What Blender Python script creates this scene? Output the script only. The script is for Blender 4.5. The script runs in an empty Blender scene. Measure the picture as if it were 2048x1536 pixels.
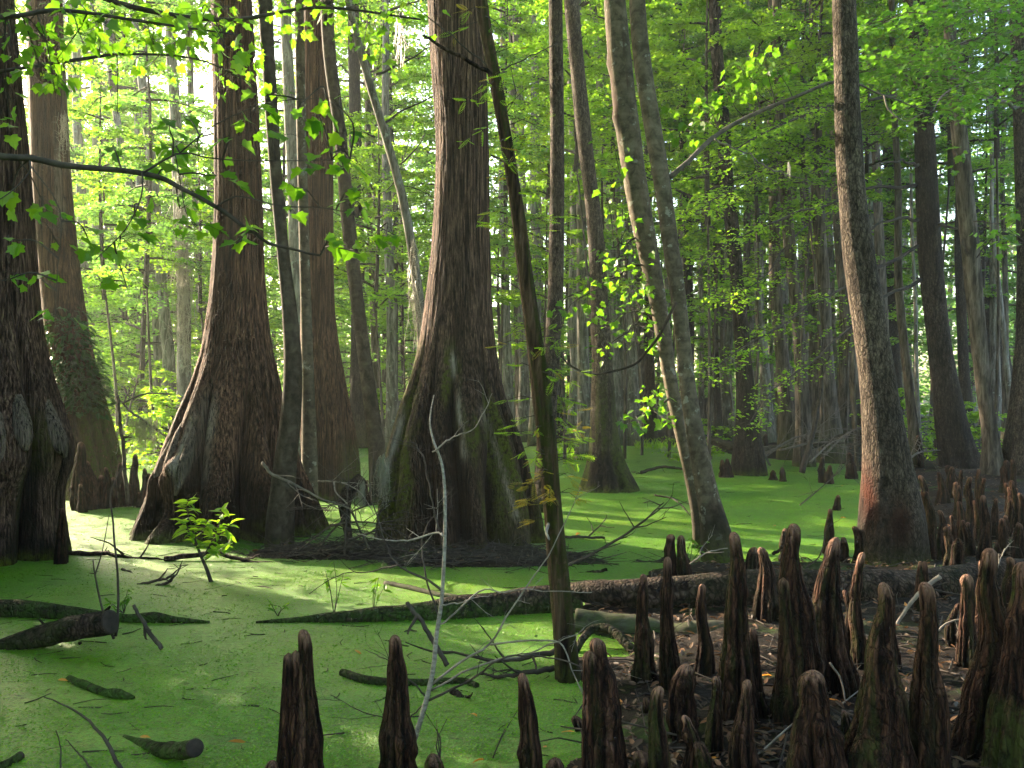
import bpy, math, random
import numpy as np
from mathutils import Vector
F = 1773.0; CX = 1024.0; HY = 790.0; H = 1.6
C = bpy.context.scene.collection
PI = math.pi
rng = np.random.default_rng(7)
R = random.Random(11)

def at(px, py, Y):
    """pixel of the photograph at depth Y -> point in the place"""
    return np.array(((px-CX)/F*Y, Y, H-(py-HY)/F*Y))
def gd(py, z=0.0): return F*(H-z)/(py-HY)
def px_of(p): return CX+p[0]/p[1]*F
def sst(a, b, x):
    t = np.clip((np.asarray(x, float)-a)/(b-a), 0, 1); return t*t*(3-2*t)

# ---------- vectorised value noise
_perm = np.random.default_rng(3).random((64, 64, 64))
def vn(x, y, z, seed=0):
    x = np.asarray(x, float)+seed*7.31; y = np.asarray(y, float)+seed*3.17; z = np.asarray(z, float)+seed*1.73
    x, y, z = np.broadcast_arrays(x, y, z)
    xi, yi, zi = np.floor(x).astype(int), np.floor(y).astype(int), np.floor(z).astype(int)
    fx, fy, fz = x-xi, y-yi, z-zi
    fx, fy, fz = fx*fx*(3-2*fx), fy*fy*(3-2*fy), fz*fz*(3-2*fz)
    g = lambda a, b, c: _perm[(xi+a) & 63, (yi+b) & 63, (zi+c) & 63]
    l = lambda a, b, t: a+(b-a)*t
    v = l(l(l(g(0,0,0), g(1,0,0), fx), l(g(0,1,0), g(1,1,0), fx), fy),
          l(l(g(0,0,1), g(1,0,1), fx), l(g(0,1,1), g(1,1,1), fx), fy), fz)
    return v*2-1
def fbm(x, y, z, seed=0, o=4):
    s = 0; a = 1; f = 1; n = 0
    for k in range(o):
        s = s+a*vn(np.asarray(x)*f, np.asarray(y)*f, np.asarray(z)*f, seed+k*5); n += a; a *= .5; f *= 2.03
    return s/n

# ---------- objects
def tag(o, label=None, cat=None, group=None, kind=None):
    if label: o['label'] = label
    if cat: o['category'] = cat
    if group: o['group'] = group
    if kind: o['kind'] = kind
    return o
def empty(name, loc, label=None, cat=None, group=None):
    o = bpy.data.objects.new(name, None); C.objects.link(o); o.location = [float(v) for v in loc]
    o.empty_display_size = .2
    return tag(o, label, cat, group)
def link(name, me, parent=None, loc=(0, 0, 0)):
    o = bpy.data.objects.new(name, me); C.objects.link(o)
    if parent: o.parent = parent
    o.location = [float(v) for v in loc]
    return o
def np_mesh(name, V, Fc, mats, mi=None, smooth=False, col=None):
    """V (n,3), Fc list of int arrays (m,k): one array per face size"""
    me = bpy.data.meshes.new(name)
    V = np.ascontiguousarray(V, dtype=np.float32)
    if not isinstance(Fc, (list, tuple)): Fc = [Fc]
    Fc = [f for f in Fc if len(f)]
    lo = np.concatenate([f.ravel() for f in Fc]).astype(np.int32)
    sizes = np.concatenate([np.full(len(f), f.shape[1]) for f in Fc]).astype(np.int32)
    st = np.concatenate(([0], np.cumsum(sizes)[:-1])).astype(np.int32)
    me.vertices.add(len(V)); me.vertices.foreach_set('co', V.ravel())
    me.loops.add(len(lo)); me.loops.foreach_set('vertex_index', lo)
    me.polygons.add(len(sizes)); me.polygons.foreach_set('loop_start', st); me.polygons.foreach_set('loop_total', sizes)
    for m in (mats if isinstance(mats, (list, tuple)) else [mats]): me.materials.append(m)
    if mi is not None: me.polygons.foreach_set('material_index', np.asarray(mi, np.int32))
    me.polygons.foreach_set('use_smooth', np.full(len(sizes), bool(smooth)) if not hasattr(smooth, '__len__') else np.asarray(smooth, bool))
    me.update(calc_edges=True)
    if col is not None:
        ca = me.color_attributes.new('mask', 'FLOAT_COLOR', 'POINT')
        c4 = np.ones((len(V), 4), np.float32); c4[:, :3] = col
        ca.data.foreach_set('color', c4.ravel())
    me.validate()
    return me

def catmull(P, n):
    P = np.asarray(P, float)
    if len(P) < 3:
        t = np.linspace(0, 1, n)[:, None]; return P[0]*(1-t)+P[-1]*t
    Q = np.vstack([2*P[0]-P[1], P, 2*P[-1]-P[-2]]); m = len(P)-1
    out = []
    for u in np.linspace(0, m, n):
        i = min(int(u), m-1); t = u-i; a, b, c, d = Q[i:i+4]
        out.append(.5*((2*b)+(-a+c)*t+(2*a-5*b+4*c-d)*t*t+(-a+3*b-3*c+d)*t**3))
    return np.array(out)

class MB:
    """collects tubes; build() links them as one mesh"""
    def __init__(s): s.V = []; s.F4 = []; s.F3 = []; s.n = 0; s.col = []
    def tube(s, P, r, seg=6, rough=0, seed=0, caps=True, col=(0, 0, 0)):
        P = np.asarray(P, float); k = len(P); r = np.broadcast_to(np.asarray(r, float), (k,)) if not np.isscalar(r) else np.full(k, r)
        T = np.gradient(P, axis=0); T /= np.linalg.norm(T, axis=1)[:, None]+1e-9
        up = np.array((0, 0, 1.)) if abs(T[0][2]) < .9 else np.array((1., 0, 0))
        N = np.cross(T[0], up); N /= np.linalg.norm(N); a = np.linspace(0, 2*PI, seg, endpoint=False)
        rings = []
        for i in range(k):
            N = N-T[i]*np.dot(N, T[i]); N /= np.linalg.norm(N)+1e-9; B = np.cross(T[i], N)
            rr = r[i]
            ring = P[i]+rr*(np.cos(a)[:, None]*N+np.sin(a)[:, None]*B)
            rings.append(ring)
        Vv = np.array(rings)
        if rough:
            q = Vv.reshape(-1, 3); f = .45/max(r.max(), .01)
            d = fbm(q[:, 0]*f, q[:, 1]*f, q[:, 2]*f, seed, 3)
            ctr = np.repeat(P, seg, axis=0); q = ctr+(q-ctr)*(1+rough*d)[:, None]; Vv = q.reshape(k, seg, 3)
        b = s.n; Vv = Vv.reshape(-1, 3); s.V.append(Vv)
        i, j = np.meshgrid(np.arange(k-1), np.arange(seg), indexing='ij'); j2 = (j+1) % seg
        s.F4.append(np.stack([b+i*seg+j, b+i*seg+j2, b+(i+1)*seg+j2, b+(i+1)*seg+j], -1).reshape(-1, 4)); n = k*seg
        s.col.append(np.tile(np.asarray(col, float), (n, 1)))
        if caps:
            s.V.append(np.array([P[0], P[-1]])); j = np.arange(seg); j2 = (j+1) % seg; e = b+(k-1)*seg
            s.F3.append(np.stack([np.full(seg, b+n), b+j2, b+j], -1)); s.F3.append(np.stack([np.full(seg, b+n+1), e+j, e+j2], -1)); n += 2
            s.col.append(np.tile(np.asarray(col, float), (2, 1)))
        s.n += n
        return Vv
    def arrays(s):
        F4 = np.concatenate(s.F4) if s.F4 else np.zeros((0, 4), int); F3 = np.concatenate(s.F3) if s.F3 else np.zeros((0, 3), int)
        return np.concatenate(s.V), F4, F3
    def build(s, name, mat, parent=None, origin=(0, 0, 0), smooth=True):
        V, F4, F3 = s.arrays(); o = np.asarray(origin, float)
        me = np_mesh(name, V-o, [F4, F3], mat, smooth=smooth, col=np.concatenate(s.col))
        return link(name, me, parent, (0, 0, 0) if parent else o)

# ---------- leaves
DIAMOND = (np.array(((0, 0, 0), (.45, .3, .07), (1, 0, -.05), (.45, -.3, .07))), np.array(((0, 1, 2), (0, 2, 3))))
OVATE = (np.array(((0, 0, 0), (.25, .17, .03), (.6, .15, .02), (1, 0, -.1), (.6, -.15, .02), (.25, -.17, .03), (.45, 0, -.01))),
         np.array(((6, 1, 0), (6, 2, 1), (6, 3, 2), (6, 4, 3), (6, 5, 4), (6, 0, 5))))
def _maple():
    h = [(0, 0), (-.05, .2), (.04, .42), (.2, .37), (.42, .56), (.5, .43), (.53, .27), (.72, .25), (.82, .12)]
    pts = h+[(1, 0)]+[(x, -y) for x, y in h[:0:-1]]
    V = [(.33, 0, -.02)]+[(x, y, .16*abs(y)-.12*x*x) for x, y in pts]; n = len(pts)
    return np.array(V), np.array([(0, 1+(i+1) % n, 1+i) for i in range(n)])
MAPLE = _maple()
def _frond():
    V = []; T = []
    for i in range(9):
        x = .1+i*.1; L = .2*math.sin(PI*(.2+.75*i/9))
        for s in (-1, 1):
            b = len(V); V += [(x, 0, 0), (x+.05+L*.25, s*L*.55, .015), (x+.06+L*.35, s*L, -.02), (x+.035, s*L*.45, .01)]; T += [(b, b+1, b+2), (b, b+2, b+3)]
    return np.array(V), np.array(T)
FROND = _frond()
def leaf_arrays(P, size, tilt=.5, tpl=DIAMOND, rg=rng, dirs=None, droop=.2):
    P = np.asarray(P, float); N = len(P); tv, tf = tpl
    az = rg.uniform(0, 2*PI, N)
    t = np.stack([np.cos(az), np.sin(az), -droop+rg.normal(0, .25, N)], -1)
    if dirs is not None: t = np.asarray(dirs)+t*.55
    n = np.array((0, 0, 1.))+tilt*rg.normal(0, 1, (N, 3))
    t /= np.linalg.norm(t, axis=1)[:, None]
    n = n-t*(n*t).sum(1)[:, None]; n /= np.linalg.norm(n, axis=1)[:, None]+1e-9
    b = np.cross(n, t); s = np.asarray(size)*rg.uniform(.45, 1.3, N) if np.isscalar(size) else np.asarray(size)
    fold = rg.uniform(.3, 2.2, N)
    V = P[:, None, :]+s[:, None, None]*(tv[None, :, 0:1]*t[:, None]+tv[None, :, 1:2]*b[:, None]+tv[None, :, 2:3]*fold[:, None, None]*n[:, None])
    Fc = tf[None]+(np.arange(N)*len(tv))[:, None, None]
    return V.reshape(-1, 3), Fc.reshape(-1, 3)
def leaves_obj(name, P, size, mat, parent=None, origin=(0, 0, 0), **k):
    V, Fc = leaf_arrays(P, size, **k); o = np.asarray(origin, float)
    return link(name, np_mesh(name, V-o, Fc, mat), parent, (0, 0, 0) if parent else o)
# ---------- materials
def newmat(name):
    m = bpy.data.materials.new(name); m.use_nodes = True; nt = m.node_tree; nt.nodes.clear()
    out = nt.nodes.new('ShaderNodeOutputMaterial')
    def N(t, **kw):
        n = nt.nodes.new(t)
        for k, v in kw.items():
            if k.startswith('_'): setattr(n, k[1:], v)
            else:
                key = int(k[1:]) if k[0] == 'i' and k[1:].isdigit() else k.replace('_', ' ')
                s = n.inputs[key]
                if hasattr(v, 'links') or isinstance(v, bpy.types.NodeSocket): nt.links.new(v, s)
                else: s.default_value = v
        return n
    return m, nt, out, N
def ramp(N, fac, stops):
    r = N('ShaderNodeValToRGB', Fac=fac); cr = r.color_ramp
    while len(cr.elements) < len(stops): cr.elements.new(.5)
    for e, (p, c) in zip(cr.elements, stops): e.position = p; e.color = (*c, 1) if len(c) == 3 else c
    return r.outputs[0]
def g3(v): return (v, v, v)
def mixc(N, fac, a, b, mode='MIX'):
    n = N('ShaderNodeMix', _data_type='RGBA', _blend_type=mode)
    for key, v in ((0, fac), (6, a), (7, b)):
        s = n.inputs[key]
        if isinstance(v, bpy.types.NodeSocket): n.id_data.links.new(v, s)
        else: s.default_value = (*v, 1) if isinstance(v, tuple) and len(v) == 3 else v
    return n.outputs[2]
def mth(N, op, a, b=0.0, clamp=False):
    n = N('ShaderNodeMath', _operation=op, _use_clamp=clamp, i0=a, i1=b); return n.outputs[0]

def bark(name, dark, mid, light, fs=14., fz=1.2, bump=.6, plates=None, moss=(.045, .06, .008), pale=(.34, .29, .24), lichen=None, rings=False, dist=.02, ps=.36):
    m, nt, out, N = newmat(name)
    co = N('ShaderNodeTexCoord').outputs['Object']
    mp = N('ShaderNodeMapping', Vector=co, Scale=(fs, fs, fz)).outputs[0]
    n1 = N('ShaderNodeTexNoise', Vector=mp, Scale=1.0, Detail=9., Roughness=.66, Distortion=.4).outputs[0]
    c = ramp(N, n1, [(.39, dark), (.5, mid), (.64, light)])
    big = N('ShaderNodeTexNoise', Vector=N('ShaderNodeMapping', Vector=co, Scale=(2.2, 2.2, .9)).outputs[0], Scale=1.0, Detail=5.).outputs[0]
    c = mixc(N, 1.0, c, ramp(N, big, [(.3, g3(.55)), (.7, g3(1.35))]), 'MULTIPLY')
    h = n1
    if plates:
        vo = N('ShaderNodeTexVoronoi', _feature='DISTANCE_TO_EDGE', Vector=N('ShaderNodeMapping', Vector=mixc(N, .07, co, N('ShaderNodeTexNoise', Vector=co, Scale=9., Detail=4.).outputs[1]), Scale=plates).outputs[0], Scale=1.0).outputs[0]
        cr = ramp(N, vo, [(.0, g3(0)), (.22, g3(1))])
        c = mixc(N, 1.0, c, ramp(N, vo, [(.0, g3(ps)), (.2, g3(1.05))]), 'MULTIPLY')
        h = mth(N, 'ADD', mth(N, 'MULTIPLY', n1, .5), mth(N, 'MULTIPLY', cr, .75-.7*ps))
    if rings:
        w = N('ShaderNodeTexNoise', Vector=N('ShaderNodeMapping', Vector=co, Scale=(3, 3, 26)).outputs[0], Scale=1.0, Detail=4.).outputs[0]
        c = mixc(N, 1.0, c, ramp(N, w, [(.4, g3(.86)), (.6, g3(1.05))]), 'MULTIPLY')
    if lichen:
        ln = N('ShaderNodeTexNoise', Vector=co, Scale=8., Detail=6., Roughness=.62).outputs[0]
        c = mixc(N, ramp(N, ln, [(.60, g3(0)), (.635, g3(.8))]), c, lichen)
    at_ = N('ShaderNodeAttribute', _attribute_name='mask').outputs['Color']
    sp = N('ShaderNodeSeparateColor', Color=at_).outputs
    fine = N('ShaderNodeTexNoise', Vector=co, Scale=22., Detail=6., Roughness=.7).outputs[0]
    mossf = mth(N, 'MULTIPLY', sp[0], ramp(N, fine, [(.36, g3(0)), (.52, g3(1))]), True)
    palef = mth(N, 'MULTIPLY', sp[2], ramp(N, n1, [(.38, g3(0)), (.5, g3(1))]), True)
    palef = mth(N, 'MAXIMUM', palef, N('ShaderNodeMapRange', Value=sp[2], i1=.55, i2=1., i3=0., i4=.9).outputs[0])
    c = mixc(N, palef, c, pale)
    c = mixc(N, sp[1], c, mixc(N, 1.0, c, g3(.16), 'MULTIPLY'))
    c = mixc(N, mossf, c, mixc(N, fine, tuple(v*.5 for v in moss), tuple(v*1.6 for v in moss)))
    h = mth(N, 'ADD', h, mth(N, 'MULTIPLY', mth(N, 'MULTIPLY', fine, sp[0]), .5))
    bp = N('ShaderNodeBump', Strength=bump, Distance=dist, Height=h).outputs[0]
    b = N('ShaderNodeBsdfPrincipled', Base_Color=c, Roughness=.85, Specular_IOR_Level=.10, Normal=bp)
    nt.links.new(b.outputs[0], out.inputs[0]); return m

def leafmat(name, cols, trans=(.16, .30, .02), tf=.5, rough=.42, spec=.35):
    m, nt, out, N = newmat(name)
    rnd = N('ShaderNodeNewGeometry').outputs['Random Per Island']
    orr = N('ShaderNodeObjectInfo').outputs['Random']
    k = len(cols)
    c = ramp(N, rnd, [(i/max(k-1, 1), cc) for i, cc in enumerate(cols)])
    br = N('ShaderNodeMapRange', Value=orr, i1=0., i2=1., i3=.75, i4=1.25).outputs[0]
    c = mixc(N, 1.0, c, br, 'MULTIPLY')
    t = mixc(N, 1.0, c, tuple(v*1.0 for v in trans), 'DIVIDE') if False else mixc(N, .55, mixc(N, 1.0, c, g3(2.2), 'MULTIPLY'), trans)
    p = N('ShaderNodeBsdfPrincipled', Base_Color=c, Roughness=rough, Specular_IOR_Level=spec).outputs[0]
    tr = N('ShaderNodeBsdfTranslucent', Color=t).outputs[0]
    mx = N('ShaderNodeMixShader', i0=tf, i1=p, i2=tr)
    nt.links.new(mx.outputs[0], out.inputs[0]); return m

def simple(name, a, b, scale=8., rough=.85, bump=.3, stretch=(1, 1, 1), dist=.01, spec=.3):
    m, nt, out, N = newmat(name)
    co = N('ShaderNodeTexCoord').outputs['Object']
    n = N('ShaderNodeTexNoise', Vector=N('ShaderNodeMapping', Vector=co, Scale=stretch).outputs[0], Scale=scale, Detail=7., Roughness=.65).outputs[0]
    c = ramp(N, n, [(.35, a), (.65, b)])
    bs = N('ShaderNodeBsdfPrincipled', Base_Color=c, Roughness=rough, Specular_IOR_Level=spec, Normal=N('ShaderNodeBump', Strength=bump, Distance=dist, Height=n).outputs[0])
    nt.links.new(bs.outputs[0], out.inputs[0]); return m

def duckweed():
    m, nt, out, N = newmat('duckweed_water')
    co = N('ShaderNodeTexCoord').outputs['Object']
    nz = lambda s, d=5., r=.6, st=(1, 1, 1), dist=0.: N('ShaderNodeTexNoise', Vector=N('ShaderNodeMapping', Vector=co, Scale=st).outputs[0], Scale=s, Detail=d, Roughness=r, Distortion=dist).outputs[0]
    big = nz(.5, 5.); med = nz(3.5, 6., .7); fine = nz(34., 6., .85); vor = N('ShaderNodeTexVoronoi', Vector=co, Scale=95.)
    c = ramp(N, big, [(.3, (.056, .17, .012)), (.5, (.092, .215, .006)), (.7, (.135, .245, .003))])
    c = mixc(N, 1.0, c, ramp(N, med, [(.3, g3(.72)), (.7, g3(1.22))]), 'MULTIPLY')
    c = mixc(N, 1.0, c, ramp(N, fine, [(.34, g3(.45)), (.47, g3(.97)), (.62, g3(1.3))]), 'MULTIPLY')
    c = mixc(N, .45, c, mixc(N, 1.0, c, vor.outputs['Color'], 'MULTIPLY'))
    st = nz(2.6, 9., .75, (.6, 1.6, 1), .6); fleck = nz(17., 6., .75, (.6, 1.5, 1))
    gap = mth(N, 'MAXIMUM', ramp(N, st, [(.63, g3(0)), (.70, g3(.75))]), ramp(N, fleck, [(.585, g3(0)), (.64, g3(.9))]))
    c = mixc(N, gap, c, (.008, .012, .005))
    hgt = mth(N, 'ADD', mth(N, 'MULTIPLY', fine, .8), mth(N, 'MULTIPLY', vor.outputs['Distance'], .4)); hgt = mth(N, 'SUBTRACT', hgt, mth(N, 'MULTIPLY', gap, .6))
    bp = N('ShaderNodeBump', Strength=.8, Distance=.012, Height=hgt).outputs[0]
    b = N('ShaderNodeBsdfPrincipled', Base_Color=c, Roughness=.44, Specular_IOR_Level=.42, Normal=bp)
    nt.links.new(b.outputs[0], out.inputs[0]); return m

def soil():
    m, nt, out, N = newmat('swamp_soil')
    co = N('ShaderNodeTexCoord').outputs['Object']
    n1 = N('ShaderNodeTexNoise', Vector=co, Scale=2.2, Detail=8., Roughness=.7).outputs[0]
    n2 = N('ShaderNodeTexNoise', Vector=co, Scale=38., Detail=6., Roughness=.75).outputs[0]
    c = ramp(N, n2, [(.3, (.003, .002, .0015)), (.5, (.009, .0055, .004)), (.68, (.022, .014, .009)), (.8, (.045, .027, .016))])
    gz = ramp(N, N('ShaderNodeTexNoise', Vector=co, Scale=1.4, Detail=7., Roughness=.7).outputs[0], [(.54, g3(0)), (.62, g3(.8))])
    low = N('ShaderNodeMapRange', Value=N('ShaderNodeSeparateXYZ', Vector=co).outputs[2], i1=.03, i2=.16, i3=1., i4=.25).outputs[0]
    c = mixc(N, mth(N, 'MULTIPLY', gz, low, True), c, mixc(N, n2, (.02, .05, .008), (.06, .12, .015)))
    c = mixc(N, 1.0, c, ramp(N, n1, [(.3, g3(.6)), (.7, g3(1.2))]), 'MULTIPLY')
    b = N('ShaderNodeBsdfPrincipled', Base_Color=c, Roughness=.85, Specular_IOR_Level=.12, Normal=N('ShaderNodeBump', Strength=.9, Distance=.02, Height=n2).outputs[0])
    nt.links.new(b.outputs[0], out.inputs[0]); return m

M = {}
M['cyp'] = bark('cypress_bark', (0.0132, 0.0069, 0.0053), (0.0719, 0.0411, 0.0289), (0.1960, 0.1236, 0.0891), moss=(.05, .058, .006), fs=58., fz=2.2, bump=1., dist=.04, plates=(40, 40, .7), ps=.66)
M['cyp_red'] = bark('red_cypress_bark', (0.0123, 0.0057, 0.0038), (0.0781, 0.0388, 0.0243), (0.1905, 0.1041, 0.0687), fs=52., fz=1.5, bump=1., dist=.04, plates=(36, 36, .55), ps=.68)
M['plate'] = bark('furrowed_bark', (0.0217, 0.0151, 0.0116), (0.0635, 0.0486, 0.0364), (0.1190, 0.0949, 0.0743), fs=30., fz=9., bump=.9, plates=(46, 46, 17), dist=.015, pale=(.08, .022, .012))
M['plate_dark'] = bark('dark_furrowed_bark', (0.0086, 0.0065, 0.0050), (0.0288, 0.0216, 0.0173), (0.0648, 0.0504, 0.0403), fs=30., fz=6., bump=.9, plates=(36, 36, 13), dist=.02)
M['smooth'] = bark('smooth_grey_bark', (0.0464, 0.0368, 0.0251), (0.0814, 0.0662, 0.0461), (0.1161, 0.0972, 0.0698), fs=11., fz=9., bump=.3, lichen=(.20, .20, .165), rings=True, dist=.01, pale=(.05, .03, .021))
M['smooth_brown'] = bark('smooth_brown_bark', (0.0210, 0.0161, 0.0119), (0.0420, 0.0336, 0.0245), (0.0665, 0.0560, 0.0420), fs=11., fz=8., bump=.35, rings=True, dist=.01)
M['moss'] = bark('mossy_bark', (0.0121, 0.0070, 0.0044), (0.0511, 0.0301, 0.0176), (0.1092, 0.0694, 0.0439), moss=(.022, .026, .004), fs=26., fz=3., bump=1., dist=.03)
M['grey'] = bark('far_grey_bark', (0.0648, 0.0576, 0.0475), (0.1440, 0.1296, 0.1123), (0.2592, 0.2376, 0.2088), fs=16., fz=2.5, bump=.5, lichen=(.22, .25, .21), dist=.02)
M['greybrown'] = bark('far_brown_bark', (0.0282, 0.0214, 0.0169), (0.0789, 0.0631, 0.0496), (0.1465, 0.1217, 0.1014), fs=16., fz=2.5, bump=.5, dist=.02)
M['knee'] = bark('knee_bark', (0.0052, 0.0023, 0.0016), (0.0311, 0.0129, 0.0076), (0.0854, 0.0403, 0.0242), fs=44., fz=5., bump=1., moss=(.035, .045, .010), pale=(.19, .105, .075), dist=.016, plates=(62, 62, 4.))
M['log'] = bark('log_bark', (0.0072, 0.0048, 0.0035), (0.0311, 0.0192, 0.0144), (0.0716, 0.0502, 0.0383), fs=18., fz=12., bump=.9, moss=(.03, .055, .010), dist=.02, plates=(30, 30, 22))
M['grey_log'] = bark('bleached_log', (0.0175, 0.0140, 0.0112), (0.0455, 0.0385, 0.0301), (0.0840, 0.0735, 0.0595), fs=6., fz=18., bump=.6, moss=(.045, .075, .015), dist=.012)
M['endgrain'] = simple('rotten_end_wood', (.008, .006, .005), (.035, .024, .017), 14.)
M['twig'] = simple('twig_bark', (.016, .012, .009), (.055, .042, .034), 14.)
M['twig_dark'] = simple('dark_wet_twig', (.012, .009, .007), (.045, .033, .025), 14.)
M['twig_pale'] = simple('pale_dry_twig', (.09, .075, .064), (.22, .19, .165), 18.)
M['birch'] = simple('white_sapling_bark', (.10, .085, .072), (.26, .235, .205), 30., stretch=(1, 1, 2.5))
M['branchgrey'] = simple('grey_branch_bark', (.045, .037, .03), (.12, .10, .083), 12.)
M['maple'] = leafmat('maple_leaf', [(.03, .085, .006), (.055, .14, .008), (.08, .175, .008), (.13, .21, .010)], trans=(.19, .45, .010), tf=.52)
M['leafA'] = leafmat('broad_leaf', [(.030, .09, .010), (.05, .125, .012), (.08, .165, .014)], trans=(.36, .68, .025), tf=.62)
M['leafB'] = leafmat('fresh_leaf', [(.04, .115, .010), (.07, .155, .010), (.11, .19, .012)], trans=(.42, .70, .02), tf=.64)
M['leafC'] = leafmat('cypress_needle', [(.03, .085, .02), (.045, .115, .024), (.07, .145, .026)], trans=(.30, .60, .06), tf=.6)
M['leafD'] = leafmat('dark_leaf', [(.018, .06, .008), (.034, .09, .010), (.055, .12, .012)], trans=(.14, .33, .008), tf=.52)
M['yellow'] = leafmat('turning_needle', [(.10, .10, .010), (.20, .13, .012), (.10, .14, .016)], trans=(.45, .36, .03), tf=.5)
M['orange'] = leafmat('fallen_leaf_orange', [(.32, .12, .015), (.42, .17, .02), (.36, .15, .03)], trans=(.5, .2, .02), tf=.3)
M['litter'] = leafmat('brown_leaf_litter', [(.022, .012, .007), (.045, .023, .012), (.08, .04, .017), (.03, .018, .011), (.15, .06, .02)], trans=(.2, .1, .03), tf=.1, rough=.6)
M['spmoss'] = leafmat('spanish_moss_strand', [(.16, .16, .125), (.24, .235, .19)], trans=(.34, .30, .22), tf=.35)
M['weed'] = leafmat('duckweed_plant', [(.05, .145, .008), (.085, .205, .006), (.13, .245, .005)], trans=(.12, .26, .01), tf=.2, rough=.44, spec=.34)
M['fern'] = leafmat('fern_frond', [(.008, .028, .006), (.016, .05, .009), (.03, .075, .01)], trans=(.06, .16, .01), tf=.25)
M['duck'] = duckweed(); M['soil'] = soil()
# ---------- the ground: swamp water, the bank, the mud round the two big bases
BANK_PX = [(1118, 2600), (1112, 1540), (1150, 1450), (1168, 1395), (1235, 1350), (1262, 1300), (1180, 1262), (1168, 1215), (1260, 1150), (1330, 1126), (1500, 1128),
           (1720, 1132), (1838, 1126), (1852, 1085), (1836, 1010), (1800, 972), (1740, 948), (1690, 930), (1610, 920), (1520, 917), (1440, 905), (1350, 893),
           (1100, 886), (900, 882), (700, 880), (400, 879), (200, 878), (-900, 880), (-900, 799), (2900, 799), (2900, 2600)]
_bp = np.array([((x-CX)/F*gd(y), gd(y)) for x, y in BANK_PX])
def bank_sd(X, Y):
    X = np.asarray(X, float); Y = np.asarray(Y, float); sh = X.shape; X = X.ravel(); Y = Y.ravel()
    d = np.full(X.shape, 1e9); ins = np.zeros(X.shape, bool); n = len(_bp)
    for i in range(n):
        a, b = _bp[i], _bp[(i+1) % n]; e = b-a; L = e@e
        t = np.clip(((X-a[0])*e[0]+(Y-a[1])*e[1])/L, 0, 1)
        d = np.minimum(d, np.hypot(X-a[0]-t*e[0], Y-a[1]-t*e[1]))
        cr = ((a[1] > Y) != (b[1] > Y)) & (X < (b[0]-a[0])*(Y-a[1])/(b[1]-a[1]+1e-12)+a[0]); ins ^= cr
    return np.where(ins, d, -d).reshape(sh)
MOUNDS = [(-1.15, 8.95, 1.75, .42, .10), (-.2, 8.55, 1.3, .38, .07), (-3.35, 12.3, 1.0, .5, .06), (.55, 5.15, .35, .3, .05)]
def hb(X, Y):
    X = np.asarray(X, float); Y = np.asarray(Y, float)
    nz = fbm(X*1.3, Y*1.3, 0, 2, 4); f2 = fbm(X*5, Y*5, 0, 9, 3)
    sd = bank_sd(X, Y)+nz*.22
    h = .13*np.tanh(sd/.35)-.03+np.where(sd > 0, .05*nz+.03*f2+np.minimum(sd, 2.5)*.02, 0)
    for mx, my, rx, ry, hh in MOUNDS:
        q = 1-np.hypot((X-mx)/rx, (Y-my)/ry)+nz*.3
        h = np.maximum(h, np.where(q > -.4, hh*np.tanh(q*2.2)+.03*f2*(q > 0)-.015, -9))
    return h
ys = np.concatenate([np.arange(1.2, 12, .055), np.arange(12, 34, .3), np.arange(34, 90, 2.), np.array([100, 130, 180, 260, 400.])])
us = np.linspace(-1.0, 1.0, 330)
YY, UU = np.meshgrid(ys, us, indexing='ij'); XX = UU*YY
ZZ = hb(XX, YY)
nr_, nc_ = XX.shape
ii, jj = np.meshgrid(np.arange(nr_-1), np.arange(nc_-1), indexing='ij'); q0 = ii*nc_+jj
_f = np.stack([q0, q0+1, q0+nc_+1, q0+nc_], -1).reshape(-1, 4)
keep = ZZ.ravel()[_f].max(1) > -.12
o = link('bank', np_mesh('bank', np.stack([XX, YY, ZZ], -1).reshape(-1, 3), _f[keep], M['soil'], smooth=True)); tag(o, kind='structure')
s = 420.
o = link('water', np_mesh('water', [(-s, -s, 0), (s, -s, 0), (s, s, 0), (-s, s, 0)], np.array([[0, 1, 2, 3]]), M['duck'])); tag(o, kind='structure')

def ground_at(px, py):
    Y = gd(py)
    for _ in range(6):
        X = (px-CX)/F*Y; z = max(float(hb(X, Y)), 0.0); Y = gd(py, z)
    return np.array(((px-CX)/F*Y, Y, z))

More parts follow.
